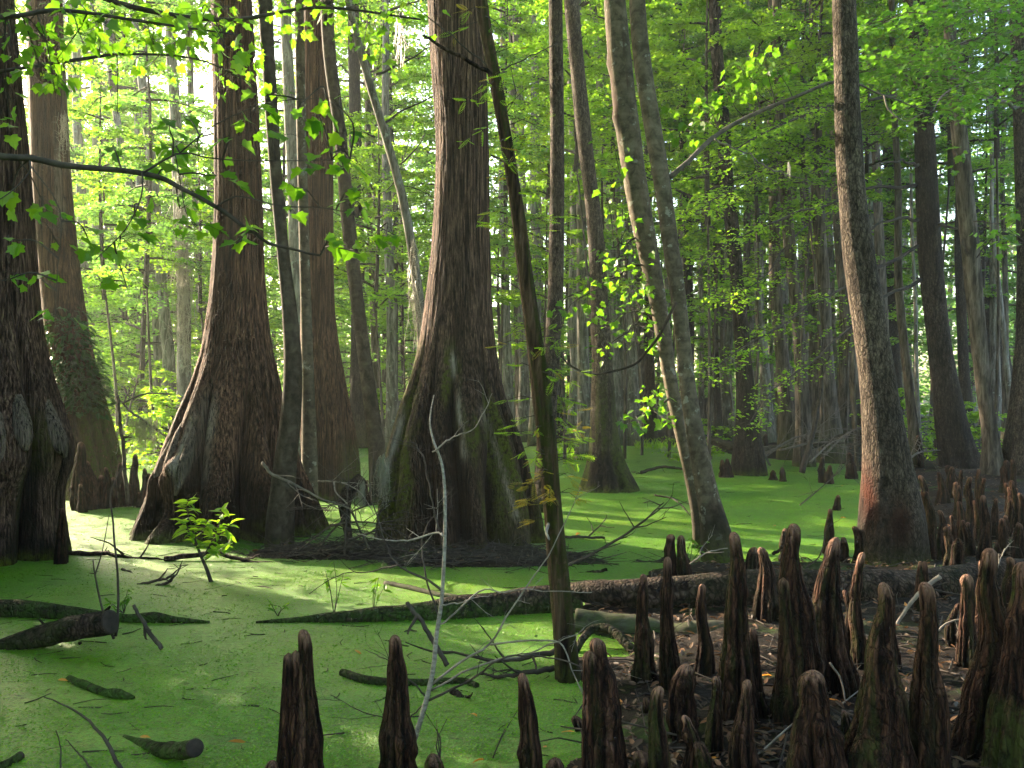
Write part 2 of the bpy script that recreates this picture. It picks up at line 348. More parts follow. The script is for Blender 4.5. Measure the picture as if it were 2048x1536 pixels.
# ---------- columns: trunks, knees
def column(name, zs, cx, cy, r, ns, mat, parent=None, origin=(0, 0, 0), fl=None, seed=0, na=.04, nf=2., nfz=.8, mask=None, lumps=(), fib=0.):
    """a round column ring by ring; fl = (count, depth per ring, power): grooves between rounded ribs"""
    zs = np.asarray(zs, float); nr = len(zs); th = np.linspace(0, 2*PI, ns, endpoint=False)
    rg = np.random.default_rng(seed+100)
    T, Z = np.meshgrid(th, zs, indexing='xy'); r = np.asarray(r, float)
    S = np.ones_like(T); G = np.zeros_like(T)
    if fl:
        n, d, pw = fl
        ph = rg.uniform(0, 2*PI, 4); tw = T+.30*np.sin(T+ph[0])+.16*np.sin(2*T+ph[1])+.09*np.sin(3*T+ph[2]+.8*Z)+.05*np.sin(5*T+Z*1.7)
        G = (1-np.abs(np.sin(n*tw/2)))**pw
        amp = 1+.5*np.sin(2*T+ph[3])*np.cos(3*T+ph[1])
        S = S-np.asarray(d)[:, None]*G*amp
    ux, uy = np.cos(T), np.sin(T)
    rm = max(r.max(), .02); ff = nf
    S = S*(1+na*fbm(ux*ff, uy*ff, Z*nfz/rm*.6, seed, 4)+na*.5*fbm(ux*ff*3.5, uy*ff*3.5, Z*nfz/rm, seed+3, 3))
    if fib: S = S*(1+fib*fbm(ux*rm*34, uy*rm*34, Z*5, seed+7, 3))
    for lz, lt, lr, la in lumps:       # (height, angle, spread, size)
        dt = np.angle(np.exp(1j*(T-lt)))
        S = S+la*np.exp(-((Z-lz)/lr)**2-(dt*r[:, None]/lr)**2)
    Rr = r[:, None]*S
    X = np.asarray(cx)[:, None]+Rr*ux; Y = np.asarray(cy)[:, None]+Rr*uy
    V = np.stack([X, Y, Z], -1).reshape(-1, 3)
    V = np.vstack([V, [(cx[0], cy[0], zs[0]), (cx[-1], cy[-1], zs[-1])]])
    i, j = np.meshgrid(np.arange(nr-1), np.arange(ns), indexing='ij'); j2 = (j+1) % ns
    F4 = np.stack([i*ns+j, i*ns+j2, (i+1)*ns+j2, (i+1)*ns+j], -1).reshape(-1, 4)
    j = np.arange(ns); j2 = (j+1) % ns; e = (nr-1)*ns
    F3 = np.concatenate([np.stack([np.full(ns, nr*ns), j2, j], -1), np.stack([np.full(ns, nr*ns+1), e+j, e+j2], -1)])
    col = np.zeros((len(V), 3), np.float32)
    if mask is not None: col[:-2] = np.stack(mask(T, Z, G, X, Y), -1).reshape(-1, 3)
    me = np_mesh(name, V-np.asarray(origin, float), [F4, F3], mat, smooth=True, col=col)
    return link(name, me, parent, (0, 0, 0) if parent else origin)

def smooth1(a, w):
    if w < 2: return a
    k = np.hanning(w+2)[1:-1]; k /= k.sum(); p = w//2
    return np.convolve(np.concatenate([np.full(p, a[0]), a, np.full(w-1-p, a[-1])]), k, 'valid')
def resample(rows, Y, nr, ztop, zbot=-.35, topr=.62, sm=9):
    rows = sorted(rows, key=lambda q: -q[0]); a = np.array(rows, float)
    z = H-(a[:, 0]-HY)/F*Y; cx = ((a[:, 1]+a[:, 2])/2-CX)/F*Y; r = (a[:, 2]-a[:, 1])/2/F*Y
    lean = (cx[-1]-cx[-2])/(z[-1]-z[-2]+1e-6)*.5 if len(z) > 1 else 0
    z = np.concatenate([[zbot], z, [max(ztop, z[-1]+.5)]]); cx = np.concatenate([[cx[0]], cx, [cx[-1]+lean*(z[-1]-z[-2])]]); r = np.concatenate([[r[0]*1.05], r, [r[-1]*topr]])
    o_ = np.argsort(z); z, cx, r = z[o_], cx[o_], r[o_]
    u = np.linspace(0, 1, nr)**1.35; zz = z[0]+(z[-1]-z[0])*u
    c2, r2 = np.interp(zz, z, cx), np.interp(zz, z, r)
    return zz, smooth1(c2, sm), smooth1(r2, sm)

def crown_for(root, z, x, y, kind, scale=1., rot=None):
    """a shared crown variant hung on a tree"""
    o = link('crown', CROWNS[kind], root, (x, y, z)); o.rotation_euler = (0, 0, rot if rot is not None else R.uniform(0, 6.28)); o.scale = (scale, scale, scale); return o

# ---------- crown variants (leaves + their twigs in one mesh), shared by the trees that carry them
def make_crown(name, seed, rad, h, nl, ntw, nleaf, ls, mat, rise=.25, droop=.5, tilt=.55, top_heavy=.5, tpl=DIAMOND, r0=.035):
    rg = np.random.default_rng(seed); w = MB(); P = []
    w.tube(catmull([(0, 0, 0), (rg.normal(0, .1), rg.normal(0, .1), h*.5), (rg.normal(0, .15), rg.normal(0, .15), h)], 8), np.linspace(r0*2., .012, 8), 5, caps=False)
    for k in range(nl):
        t = (k+.5)/nl; z0 = h*t; az = k*2.4+rg.uniform(-.5, .5)
        L = rad*rg.uniform(.55, 1.1)*(1-.55*t**1.5 if top_heavy < .6 else .6+.4*math.sin(PI*t))
        d = np.array((math.cos(az), math.sin(az), 0)); ri = rise*rg.uniform(.3, 1.6)
        pts = [np.array((0, 0, z0))+d*L*q+np.array((0, 0, L*(ri*q-droop*.5*q*q)))+rg.normal(0, .05, 3)*q for q in (0, .3, .65, 1)]
        lp = catmull(pts, 8); w.tube(lp, np.linspace(r0, .006, 8), 4, caps=False)
        for m in range(ntw):
            q = .22+.78*(m+rg.uniform(0, 1))/ntw; i = min(int(q*7), 6); b = lp[i]+(lp[i+1]-lp[i])*(q*7-i)
            sgn = 1 if m % 2 else -1; a2 = az+sgn*rg.uniform(.5, 1.15); Lt = L*rg.uniform(.2, .45)
            e = b+np.array((math.cos(a2)*Lt, math.sin(a2)*Lt, rg.normal(-.06, .1)*Lt)); w.tube(np.array([b, (b+e)/2+(0, 0, .02), e]), np.array((.008, .006, .003)), 3, caps=False)
            n = max(3, int(nleaf*rg.uniform(.6, 1.4))); q2 = rg.uniform(.1, 1.1, n)
            P.append(b+(e-b)*q2[:, None]+rg.normal(0, 1, (n, 3))*np.array((.11, .11, .05))*(.4+Lt*.5))
    P = np.concatenate(P); lv, lf = leaf_arrays(P, ls, tilt=tilt, tpl=tpl, rg=rg)
    V, F4, F3 = w.arrays(); b = len(V)
    return np_mesh(name, np.vstack([V, lv]), [F4, np.concatenate([F3, lf+b]) if len(F3) else lf+b], [mat, M['twig']], mi=np.concatenate([np.ones(len(F4)), np.ones(len(F3)), np.zeros(len(lf))]))
CROWNS = {}
for i in range(3):
    CROWNS['underA%d' % i] = make_crown('crown', 20+i, 2.6, 6.5, 20, 12, 32, .115, M['leafA'])
    CROWNS['underB%d' % i] = make_crown('crown', 30+i, 2.4, 5.5, 18, 12, 32, .11, M['leafB'], rise=.4)
    CROWNS['feather%d' % i] = make_crown('crown', 40+i, 2.0, 7.5, 26, 10, 34, .095, M['leafC'], rise=.1, droop=.7, tilt=.8)
    CROWNS['dark%d' % i] = make_crown('crown', 50+i, 2.8, 6., 20, 12, 32, .115, M['leafD'])
    CROWNS['high%d' % i] = make_crown('crown', 60+i, 3.6, 8., 24, 12, 30, .16, M['leafA'] if i else M['leafB'], top_heavy=.8, r0=.06)
CROWNS['bush0'] = make_crown('crown', 70, 1.6, 1.6, 22, 9, 14, .13, M['leafB'], rise=.5)
# ---------- the large trees, each from its outline in the photograph
TREES = {}
def zpx(y, Y): return H-(y-HY)/F*Y
def big_tree(key, name, label, by, rows, mat, ns=64, nr=110, fl=None, ztop=15, seed=1, na=.03, nf=2.2, mask=None, crown='high0', cz=None, cs=1., kf=.8, lumps=(), cat='tree', group=None, sm=9, Y=None):
    wb = rows[-1][2]-rows[-1][1]
    if Y is None: Y = gd(by)/(1-kf*wb/2/F)
    zz, cx, r = resample(rows, Y, nr, ztop, sm=sm)
    root = empty(name, (cx[np.argmin(abs(zz))], Y, 0), label, cat, group); og = np.array(root.location)
    f = None
    if fl:
        n, dt, db, zs_, pw = fl; f = (n, dt+(db-dt)*(1-sst(0, zs_, zz))**1.3, pw)
    rim = lambda m, T, Z: (np.maximum(m[0], .9*sst(.13, .03, Z+.05*vn(T*9, 0, 0, seed))), m[1], m[2])
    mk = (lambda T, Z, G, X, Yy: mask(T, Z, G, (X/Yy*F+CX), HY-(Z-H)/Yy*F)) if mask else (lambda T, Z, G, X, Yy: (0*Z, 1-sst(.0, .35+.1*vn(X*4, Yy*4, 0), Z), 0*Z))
    lm = [((H-(ly-HY)/F*Y), la, lr, ls) for ly, la, lr, ls in lumps]
    t = column('trunk', zz, cx, np.full(nr, Y)+0*cx, r, ns, mat, root, og, f, seed, na, nf, mask=lambda T, Z, G, X, Yy: rim(mk(T, Z, G, X, Yy), T, Z), lumps=lm, fib=.018 if ns > 100 else .02)
    if crown:
        i = np.argmin(abs(zz-(cz or ztop*.72))); crown_for(root, zz[i]-og[2], cx[i]-og[0], 0, crown, cs)
    TREES[key] = dict(root=root, Y=Y, zz=zz, cx=cx, r=r, og=og)
    return root
def stem_x(key, y):
    t = TREES[key]; z = zpx(y, t['Y']); return float(np.interp(z, t['zz'], t['cx'])), float(np.interp(z, t['zz'], t['r']))

def m_t1(T, Z, G, px, py):
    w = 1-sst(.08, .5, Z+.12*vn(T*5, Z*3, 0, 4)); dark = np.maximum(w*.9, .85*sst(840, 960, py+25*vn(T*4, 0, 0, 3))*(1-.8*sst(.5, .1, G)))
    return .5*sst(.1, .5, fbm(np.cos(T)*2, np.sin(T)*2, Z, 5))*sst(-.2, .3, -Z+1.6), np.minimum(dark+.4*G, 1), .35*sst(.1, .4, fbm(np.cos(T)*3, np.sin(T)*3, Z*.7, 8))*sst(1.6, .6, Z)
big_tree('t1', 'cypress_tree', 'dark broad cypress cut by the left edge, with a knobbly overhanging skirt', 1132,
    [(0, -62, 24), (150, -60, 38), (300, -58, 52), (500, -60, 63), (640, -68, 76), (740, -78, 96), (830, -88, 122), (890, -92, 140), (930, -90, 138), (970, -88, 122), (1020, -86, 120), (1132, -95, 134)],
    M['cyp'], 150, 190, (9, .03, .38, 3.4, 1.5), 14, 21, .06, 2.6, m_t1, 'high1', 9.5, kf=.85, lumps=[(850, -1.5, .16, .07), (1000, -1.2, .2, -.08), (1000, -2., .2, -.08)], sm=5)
def burl(key, y0, y1, az, r, out):
    t = TREES[key]; x0, R0 = stem_x(key, y0); x1, R1 = stem_x(key, y1); w = MB(); c, s_ = math.cos(az), math.sin(az); P = []
    for q in np.linspace(0, 1, 9): y = y0+(y1-y0)*q; RR = (R0+(R1-R0)*q)*.93+out*q**1.6; P.append((x0+(x1-x0)*q+c*RR, t['Y']+s_*RR, zpx(y, t['Y'])))
    w.tube(np.array(P), r*np.array((.45, .75, .95, 1.05, 1.1, 1.08, .95, .7, .25)), 16, .28, int(y0+az*10), col=(0, .25, .3)); w.build('burl', M['cyp'], t['root'], t['og'])
for a in [(800, 912, -.25, .075, .10), (790, 895, -.85, .085, .05), (810, 918, -1.25, .07, .06), (785, 900, -1.7, .09, .05), (800, 925, -2.15, .08, .06), (820, 905, -2.6, .07, .08)]: burl('t1', *a)
def m_t2(T, Z, G, px, py):
    ms = sst(760, 840, py)*sst(0, 25, px-140-(py-700)*.12)+.4*sst(680, 800, py)
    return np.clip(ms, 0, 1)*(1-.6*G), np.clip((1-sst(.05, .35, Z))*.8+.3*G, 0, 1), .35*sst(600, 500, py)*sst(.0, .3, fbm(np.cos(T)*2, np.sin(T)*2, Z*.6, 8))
big_tree('t2', 'cypress_tree', 'reddish cypress draped with dark ferns, its base ringed by knees', 1010,
    [(0, 55, 122), (100, 58, 126), (200, 60, 130), (330, 64, 137), (500, 74, 152), (600, 84, 164), (700, 94, 182), (800, 104, 207), (860, 110, 224), (920, 118, 240), (1010, 128, 262)],
    M['cyp_red'], 120, 150, (11, .02, .26, 3.4, 1.4), 16, 22, .035, 2.4, m_t2, 'high2', 11, Y=13.9)
def m_t3(T, Z, G, px, py):
    pl = sst(760, 830, py)*(1-sst(930, 1000, py))*np.maximum(sst(410, 360, px), .8*np.exp(-((px-418+(py-800)*.1)/14)**2))*sst(-.25, .25, fbm(np.cos(T)*4, np.sin(T)*4, Z*1.2, 4))
    moss = .8*sst(1010, 1075, py)*sst(0, .3, fbm(np.cos(T)*3, np.sin(T)*3, Z*3, 6))
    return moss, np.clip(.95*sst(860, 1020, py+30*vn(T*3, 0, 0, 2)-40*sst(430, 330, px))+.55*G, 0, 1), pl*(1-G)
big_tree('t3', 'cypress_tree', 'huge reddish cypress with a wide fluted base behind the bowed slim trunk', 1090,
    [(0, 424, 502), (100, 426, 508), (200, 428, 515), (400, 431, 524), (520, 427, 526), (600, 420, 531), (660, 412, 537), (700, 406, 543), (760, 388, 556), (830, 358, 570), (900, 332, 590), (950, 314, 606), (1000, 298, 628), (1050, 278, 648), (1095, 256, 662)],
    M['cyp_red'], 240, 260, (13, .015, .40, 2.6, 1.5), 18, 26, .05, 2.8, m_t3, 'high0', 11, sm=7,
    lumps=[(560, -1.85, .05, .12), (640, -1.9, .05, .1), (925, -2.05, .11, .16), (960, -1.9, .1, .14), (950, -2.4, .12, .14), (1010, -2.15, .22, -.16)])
for a in [(840, 945, -2.25, .065, .05), (850, 975, -1.95, .06, .05), (870, 955, -2.5, .05, .06)]: burl('t3', *a)
big_tree('t3b', 'slim_tree', 'slim brown trunk bowing down in front of the huge reddish cypress', 1062,
    [(0, 514, 544), (120, 524, 550), (300, 535, 560), (420, 546, 569), (500, 553, 577), (600, 563, 592), (680, 568, 602), (750, 570, 606), (830, 562, 604), (900, 552, 596), (980, 540, 588), (1062, 530, 588)],
    M['smooth_brown'], 28, 80, None, 12, 3, .03, crown='underA0', cz=6.4, Y=9.3)
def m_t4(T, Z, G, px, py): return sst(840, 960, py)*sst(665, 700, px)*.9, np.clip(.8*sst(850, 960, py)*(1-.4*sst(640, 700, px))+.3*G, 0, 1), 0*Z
big_tree('t4', 'cypress_tree', 'straight cypress with stripy peeling bark behind the pale slim trunk', 1002,
    [(0, 606, 660), (200, 604, 663), (450, 603, 667), (600, 602, 668), (660, 601, 672), (740, 600, 686), (820, 600, 703), (900, 603, 718), (1002, 606, 726)],
    M['cyp_red'], 120, 150, (11, .05, .28, 4, 1.4), 19, 31, .04, 2.5, m_t4, 'high1', 13)
big_tree('t4a', 'slim_tree', 'straight pale slim trunk with lichen spots, left side of the stripy cypress', 948,
    [(0, 588, 607), (300, 594, 613), (600, 601, 622), (760, 604, 628), (870, 604, 633), (948, 602, 636)], M['smooth'], 24, 60, None, 14, 32, .02, crown='underB0', cz=8.5, Y=11.6)
big_tree('t4b', 'slim_tree', 'grey slim trunk kinked near the top, leaning right of the stripy cypress', 905,
    [(0, 640, 667), (100, 644, 669), (160, 649, 675), (215, 664, 688), (300, 672, 696), (400, 678, 706), (550, 694, 722), (700, 714, 740), (800, 726, 756), (905, 738, 772)], M['smooth_brown'], 24, 80, None, 15, 33, .03, crown='underB1', cz=9.5, Y=13.2)
def m_t5(T, Z, G, px, py):
    lit_ridge = np.exp(-((px-(905+(py-700)*.11))/8)**2)*sst(690, 720, py)*(1-sst(905, 930, py))  # patch of light painted along this rib as paler bark
    r2 = np.exp(-((px-(800-(py-850)*.28))/10)**2)*sst(800, 850, py)*(1-sst(960, 1000, py))+.7*np.exp(-((px-(968+(py-820)*.3))/10)**2)*sst(800, 840, py)*(1-sst(1030, 1060, py))
    ms = sst(660, 740, py)*(1-sst(1000, 1090, py)*.7)*sst(.0, .28, fbm(np.cos(T)*2.5, np.sin(T)*2.5, Z*.8, 6)+.16)*(1-np.clip(lit_ridge+r2, 0, 1))
    br = sst(0, .3, fbm(np.cos(T)*3, np.sin(T)*3, Z*2.2, 14)+.22)
    return np.clip(ms*1.1, 0, 1), np.clip(.72*sst(620, 860, py)+.6*G-.6*(lit_ridge+r2), 0, 1), np.clip((lit_ridge+r2)*br, 0, 1)
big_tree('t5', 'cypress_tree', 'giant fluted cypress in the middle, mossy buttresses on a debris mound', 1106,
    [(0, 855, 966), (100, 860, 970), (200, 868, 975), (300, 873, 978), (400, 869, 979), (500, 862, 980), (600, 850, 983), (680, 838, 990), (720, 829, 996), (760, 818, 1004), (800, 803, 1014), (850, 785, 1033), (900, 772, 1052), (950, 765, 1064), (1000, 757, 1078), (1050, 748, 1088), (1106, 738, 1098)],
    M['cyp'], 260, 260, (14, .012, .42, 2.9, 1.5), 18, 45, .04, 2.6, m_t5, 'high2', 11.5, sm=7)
big_tree('t5b', 'slim_tree', 'mossy dark trunk leaning in front of the giant fluted cypress', 1366,
    [(0, 947, 973), (100, 965, 991), (200, 985, 1012), (300, 1002, 1028), (400, 1018, 1046), (500, 1030, 1060), (600, 1041, 1073), (700, 1055, 1089), (800, 1065, 1105), (900, 1075, 1115), (1000, 1085, 1123), (1100, 1093, 1133), (1200, 1101, 1144), (1290, 1108, 1156), (1366, 1109, 1165)],
    M['moss'], 48, 130, (5, .05, .12, 1., 1.3), 8, 46, .09, 2.2,
    lambda T, Z, G, px, py: (np.clip(.9*sst(-.05, .3, fbm(np.cos(T)*2, np.sin(T)*2, Z*1.4, 3)), 0, 1), np.clip(.8*sst(1200, 1330, py), 0, 1), 0*Z), 'feather0', 6.2, .8)
big_tree('t6', 'tupelo_tree', 'straight brown trunk with furrowed bark just right of the mossy leaning trunk', 985,
    [(0, 1097, 1125), (300, 1101, 1129), (500, 1098, 1128), (600, 1096, 1127), (680, 1090, 1122), (760, 1084, 1116), (850, 1076, 1112), (985, 1066, 1116)], M['plate'], 40, 80, None, 17, 47, .03, crown='high0', cz=11, Y=12.2)
def m_t7(T, Z, G, px, py): return .7*sst(700, 850, py)*sst(.0, .3, fbm(np.cos(T)*2, np.sin(T)*2, Z, 3)), np.clip(.95*sst(888, 912, py+18*vn(T*4, Z, 0, 2)), 0, 1), 0*Z
big_tree('t7', 'tupelo_tree', 'grey tupelo with a wet dark flared base alone in the green water', 986,
    [(0, 1127, 1158), (130, 1140, 1168), (250, 1150, 1182), (340, 1162, 1190), (420, 1172, 1202), (520, 1178, 1213), (600, 1181, 1216), (720, 1185, 1224), (840, 1180, 1234), (900, 1178, 1242), (940, 1170, 1258), (986, 1152, 1284)],
    M['plate'], 72, 130, (7, .0, .16, 1.2, 1.3), 16, 48, .035, 2.2, m_t7, 'high1', 10.5)
big_tree('t8a', 'pale_trunk_tree', 'scarred pale trunk with two knobs, left of the pale twin trunks', 1040,
    [(0, 1208, 1250), (60, 1211, 1256), (120, 1216, 1263), (190, 1224, 1270), (250, 1229, 1279), (350, 1245, 1291), (450, 1262, 1308), (550, 1288, 1325), (650, 1308, 1340), (750, 1324, 1352), (850, 1345, 1370), (950, 1368, 1392), (1040, 1385, 1412)],
    M['smooth'], 44, 110, None, 11, 49, .04, 2., lambda T, Z, G, px, py: (0*Z, .7*sst(900, 1040, py), .9*sst(40, 80, py)*(1-sst(230, 260, py))*sst(.1, .3, fbm(T*2, Z*2, 0, 3))), 'underB2', 7.2, Y=9.3,
    lumps=[(122, PI, .05, .35), (245, PI+.3, .05, .35)])
big_tree('t8', 'pale_trunk_tree', 'smooth pale trunk with lichen rings, right one of the pale twin trunks', 1128,
    [(0, 1258, 1290), (80, 1262, 1296), (150, 1270, 1305), (300, 1296, 1331), (400, 1313, 1346), (500, 1326, 1359), (600, 1342, 1373), (700, 1353, 1383), (800, 1362, 1394), (900, 1378, 1416), (1000, 1395, 1440), (1060, 1402, 1462), (1128, 1400, 1486)],
    M['smooth'], 48, 130, (4, 0, .1, .8, 1.3), 11, 50, .03, 2., lambda T, Z, G, px, py: (.5*sst(1040, 1120, py), np.clip(.85*sst(980, 1060, py+.6*(px-1420)), 0, 1), 0*Z), 'underB0', 6.8)
big_tree('t9', 'tupelo_tree', 'dark straight tupelo standing in the green water right of the pale twin trunks', 952,
    [(0, 1417, 1441), (100, 1420, 1444), (250, 1436, 1461), (350, 1437, 1464), (450, 1450, 1478), (600, 1464, 1491), (700, 1470, 1501), (800, 1473, 1511), (870, 1470, 1521), (952, 1458, 1538)],
    M['plate_dark'], 60, 110, (8, 0, .2, 1.4, 1.3), 18, 51, .03, crown='high2', cz=12)
big_tree('t10', 'tupelo_tree', 'light trunk with a hollow split base beside the tangle of dead branches', 934,
    [(0, 1545, 1562), (300, 1552, 1574), (500, 1568, 1592), (640, 1585, 1608), (760, 1590, 1616), (850, 1592, 1622), (934, 1584, 1634)], M['greybrown'], 48, 90, (6, 0, .2, 1.4, 1.4), 18, 52, .04, crown='dark0', cz=12)
def m_t11(T, Z, G, px, py):
    sc = np.exp(-((px-(1738+(py-1000)*.12))/15)**2-((py-1000)/55)**2)+.8*np.exp(-((px-1800)/22)**2-((py-1050)/40)**2)
    return 0*Z+.3*sst(1080, 1140, py), np.clip(.6*sst(960, 1060, py)+.5*sc, 0, 1), np.clip(sc*1.2, 0, 1)
big_tree('t11', 'tupelo_tree', 'big furrowed trunk in the right foreground with a rotten red scar at its foot', 1142,
    [(0, 1665, 1710), (100, 1668, 1715), (200, 1670, 1718), (300, 1672, 1724), (400, 1679, 1731), (500, 1685, 1746), (600, 1700, 1764), (700, 1714, 1780), (800, 1724, 1796), (900, 1728, 1815), (960, 1727, 1828), (1000, 1722, 1840), (1060, 1716, 1850), (1142, 1710, 1858)],
    M['plate'], 110, 180, (6, 0, .09, .9, 1.2), 13, 53, .03, 2.2, m_t11, 'dark1', 7.5, lumps=[(985, -1.95, .1, -.16), (1045, -1.15, .12, .1)])
big_tree('t11b', 'slim_tree', 'smooth grey trunk half hidden behind the big furrowed trunk', 905,
    [(0, 1655, 1668), (300, 1660, 1680), (500, 1668, 1690), (650, 1686, 1706), (800, 1702, 1724), (905, 1708, 1740)], M['greybrown'], 24, 60, None, 16, 54, .02, crown='dark2', cz=10)
big_tree('t12', 'tupelo_tree', 'dark trunk with several side branches right of the big furrowed trunk', 952,
    [(0, 1806, 1850), (100, 1818, 1856), (200, 1828, 1864), (300, 1831, 1870), (500, 1836, 1882), (600, 1846, 1890), (700, 1858, 1902), (800, 1867, 1922), (880, 1876, 1944), (952, 1882, 1974)], M['plate_dark'], 60, 110, (7, 0, .2, 1.5, 1.3), 17, 55, .03, crown='dark0', cz=11)
big_tree('t13', 'tupelo_tree', 'slender brown trunk with a bottle-shaped foot near the right edge', 965,
    [(0, 1884, 1906), (100, 1890, 1914), (300, 1906, 1938), (500, 1924, 1958), (700, 1944, 1974), (800, 1956, 1984), (870, 1966, 1996), (920, 1964, 2006), (965, 1958, 2010)], M['greybrown'], 40, 100, None, 16, 56, .04, crown='dark1', cz=10)
big_tree('t13b', 'tupelo_tree', 'thick dark trunk leaning left behind the slender brown trunk', 885,
    [(0, 1838, 1876), (100, 1856, 1896), (300, 1890, 1934), (500, 1930, 1974), (650, 1958, 2004), (780, 1974, 2030), (885, 1972, 2046)], M['plate_dark'], 44, 100, (6, 0, .15, 2, 1.3), 18, 57, .03, crown='dark2', cz=11)
big_tree('t14', 'tupelo_tree', 'brown trunk cut by the right edge of the view', 968,
    [(0, 2020, 2052), (300, 2030, 2062), (500, 2036, 2070), (700, 2034, 2080), (850, 2018, 2096), (968, 1996, 2110)], M['plate'], 48, 100, (6, 0, .2, 1.6, 1.3), 16, 58, .04, crown='dark0', cz=10)
EXPO = 3.1; HAZE = .0012
# ---------- the wood behind: single trunks seen in the photograph, then the ones that fill the gaps
LANDMARKS = [(-300, 'the left edge'), (35, 'the leftmost cypress'), (120, 'the fern-draped cypress'), (475, 'the huge reddish cypress'), (636, 'the stripy cypress'), (915, 'the giant fluted cypress'),
             (1058, 'the mossy leaning trunk'), (1198, 'the lone tupelo'), (1345, 'the pale twin trunks'), (1480, 'the dark straight tupelo'), (1595, 'the hollow-based trunk'), (1730, 'the big furrowed trunk'), (1868, 'the dark branching trunk'), (1955, 'the bottle-footed trunk'), (2400, 'the right edge')]
ORD = ['', 'leftmost', 'second', 'third', 'fourth', 'fifth', 'sixth', 'seventh', 'eighth', 'ninth', 'tenth', 'eleventh', 'twelfth', 'thirteenth', 'fourteenth', 'fifteenth', 'sixteenth', 'seventeenth', 'eighteenth', 'nineteenth', 'twentieth']
BG = []                               # (root, px at y=650, noun) -> labels written at the end
def bg_trunk(pts, Y, w0, w1, mat, noun='far slender trunk', name='forest_tree', label=None, crown=None, cz=10., cs=1., ztop=17, seed=0, group='slender trunks in the wood behind', base_flare=1.9, moss=0.):
    """pts: centre line in the photograph, top first; w0, w1 widths at the top and near the foot"""
    by = HY+F*H/Y
    pts = sorted(pts); a = np.array(pts+[(by, pts[-1][1]+(pts[-1][1]-pts[0][1])*.02)], float)
    yy = np.linspace(a[0, 0], a[-1, 0], 14); xx = np.interp(yy, a[:, 0], a[:, 1]); q = (yy-yy[0])/(yy[-1]-yy[0])
    ww = w0+(w1-w0)*q; fl = 1+(base_flare-1)*np.clip((q-.8)/.2, 0, 1)**2
    rows = [(y, x-wi/2, x+wi/2) for y, x, wi in zip(yy, xx, ww*fl)]
    zz, cx, r = resample(rows, Y, 44, ztop, sm=5)
    cx = cx+.05*vn(zz*.5, seed*1.7, 0)*np.clip(zz, 0, 3)/3
    i0 = np.argmin(abs(zz)); root = empty(name, (cx[i0], Y, 0), label, 'tree', group); og = np.array(root.location)
    column('trunk', zz, cx, np.full(44, Y), r, 16, mat, root, og, None, seed+300, .06, 1.5, mask=lambda T, Z, G, X, Yy: (moss*sst(-.1, .3, vn(T*2, Z, 0, seed))+.5*(1-sst(0, 1.2, Z)), .8*(1-sst(.1, .6, Z)), 0*Z))
    if crown:
        i = np.argmin(abs(zz-cz)); crown_for(root, cz, cx[i]-og[0], 0, crown, cs)
    if not label: BG.append((root, float(np.interp(650, yy, xx)), noun))
    return root, zz, cx
SEEN = [  # (centre line [(y, x) ...], depth, width top, width foot, bark)
    ([(60, 272), (300, 300), (500, 318), (700, 337)], 24, 16, 26, 'grey'), ([(100, 214), (330, 246), (520, 300), (690, 318)], 27, 12, 22, 'grey'),
    ([(0, 340), (350, 355), (720, 369)], 21, 20, 28, 'grey'), ([(300, 384), (650, 402)], 29, 14, 20, 'greybrown'), ([(560, 306), (720, 322)], 31, 16, 22, 'plate_dark'),
    ([(0, 574), (250, 580), (500, 592)], 19, 22, 30, 'grey'), ([(40, 703), (100, 722), (180, 745), (250, 765), (350, 800), (420, 818), (500, 830), (640, 846)], 13.5, 15, 24, 'grey'),
    ([(0, 706), (600, 716)], 27, 22, 30, 'plate_dark'), ([(200, 772), (870, 786)], 25, 15, 24, 'grey'), ([(380, 737), (870, 758)], 33, 11, 18, 'greybrown'),
    ([(0, 1003), (400, 1008), (800, 1016)], 26, 13, 20, 'grey'), ([(500, 1033), (860, 1046)], 31, 16, 24, 'greybrown'), ([(0, 1068), (830, 1074)], 28, 14, 22, 'grey'),
    ([(0, 1143), (880, 1150)], 25, 14, 22, 'grey'), ([(200, 1158), (890, 1172)], 22, 16, 28, 'grey'), ([(0, 1228), (860, 1243)], 29, 14, 24, 'grey'), ([(300, 1275), (860, 1282)], 32, 14, 22, 'greybrown'),
    ([(200, 1295), (860, 1302)], 35, 12, 20, 'grey'), ([(0, 1365), (860, 1372)], 30, 14, 24, 'grey'),
    ([(0, 1540), (120, 1545), (500, 1548), (900, 1580)], 22, 14, 30, 'greybrown'), ([(200, 1500), (880, 1535)], 27, 13, 22, 'grey'), ([(250, 1460), (880, 1452)], 31, 14, 24, 'grey'),
    ([(150, 1630), (700, 1650), (880, 1664)], 21, 18, 34, 'greybrown'), ([(250, 1600), (870, 1640)], 29, 14, 22, 'greybrown'), ([(0, 1610), (870, 1612)], 34, 12, 18, 'grey'),
    ([(300, 1752), (800, 1772)], 26, 16, 26, 'greybrown'), ([(350, 1793), (700, 1806), (900, 1832)], 18.5, 13, 20, 'greybrown'), ([(480, 1822), (880, 1838)], 22, 6, 9, 'grey'),
    ([(0, 1770), (870, 1790)], 31, 18, 26, 'plate_dark'), ([(100, 1930), (500, 1915), (860, 1935)], 24, 14, 22, 'plate_dark'), ([(500, 1990), (860, 2025)], 23, 8, 12, 'grey'), ([(200, 2005), (870, 2012)], 27, 8, 12, 'greybrown'),
    ([(0, 1690), (880, 1694)], 28, 20, 30, 'greybrown'), ([(200, 190), (870, 208)], 33, 18, 26, 'grey'), ([(0, 455), (870, 400)], 30, 16, 24, 'grey'),
]
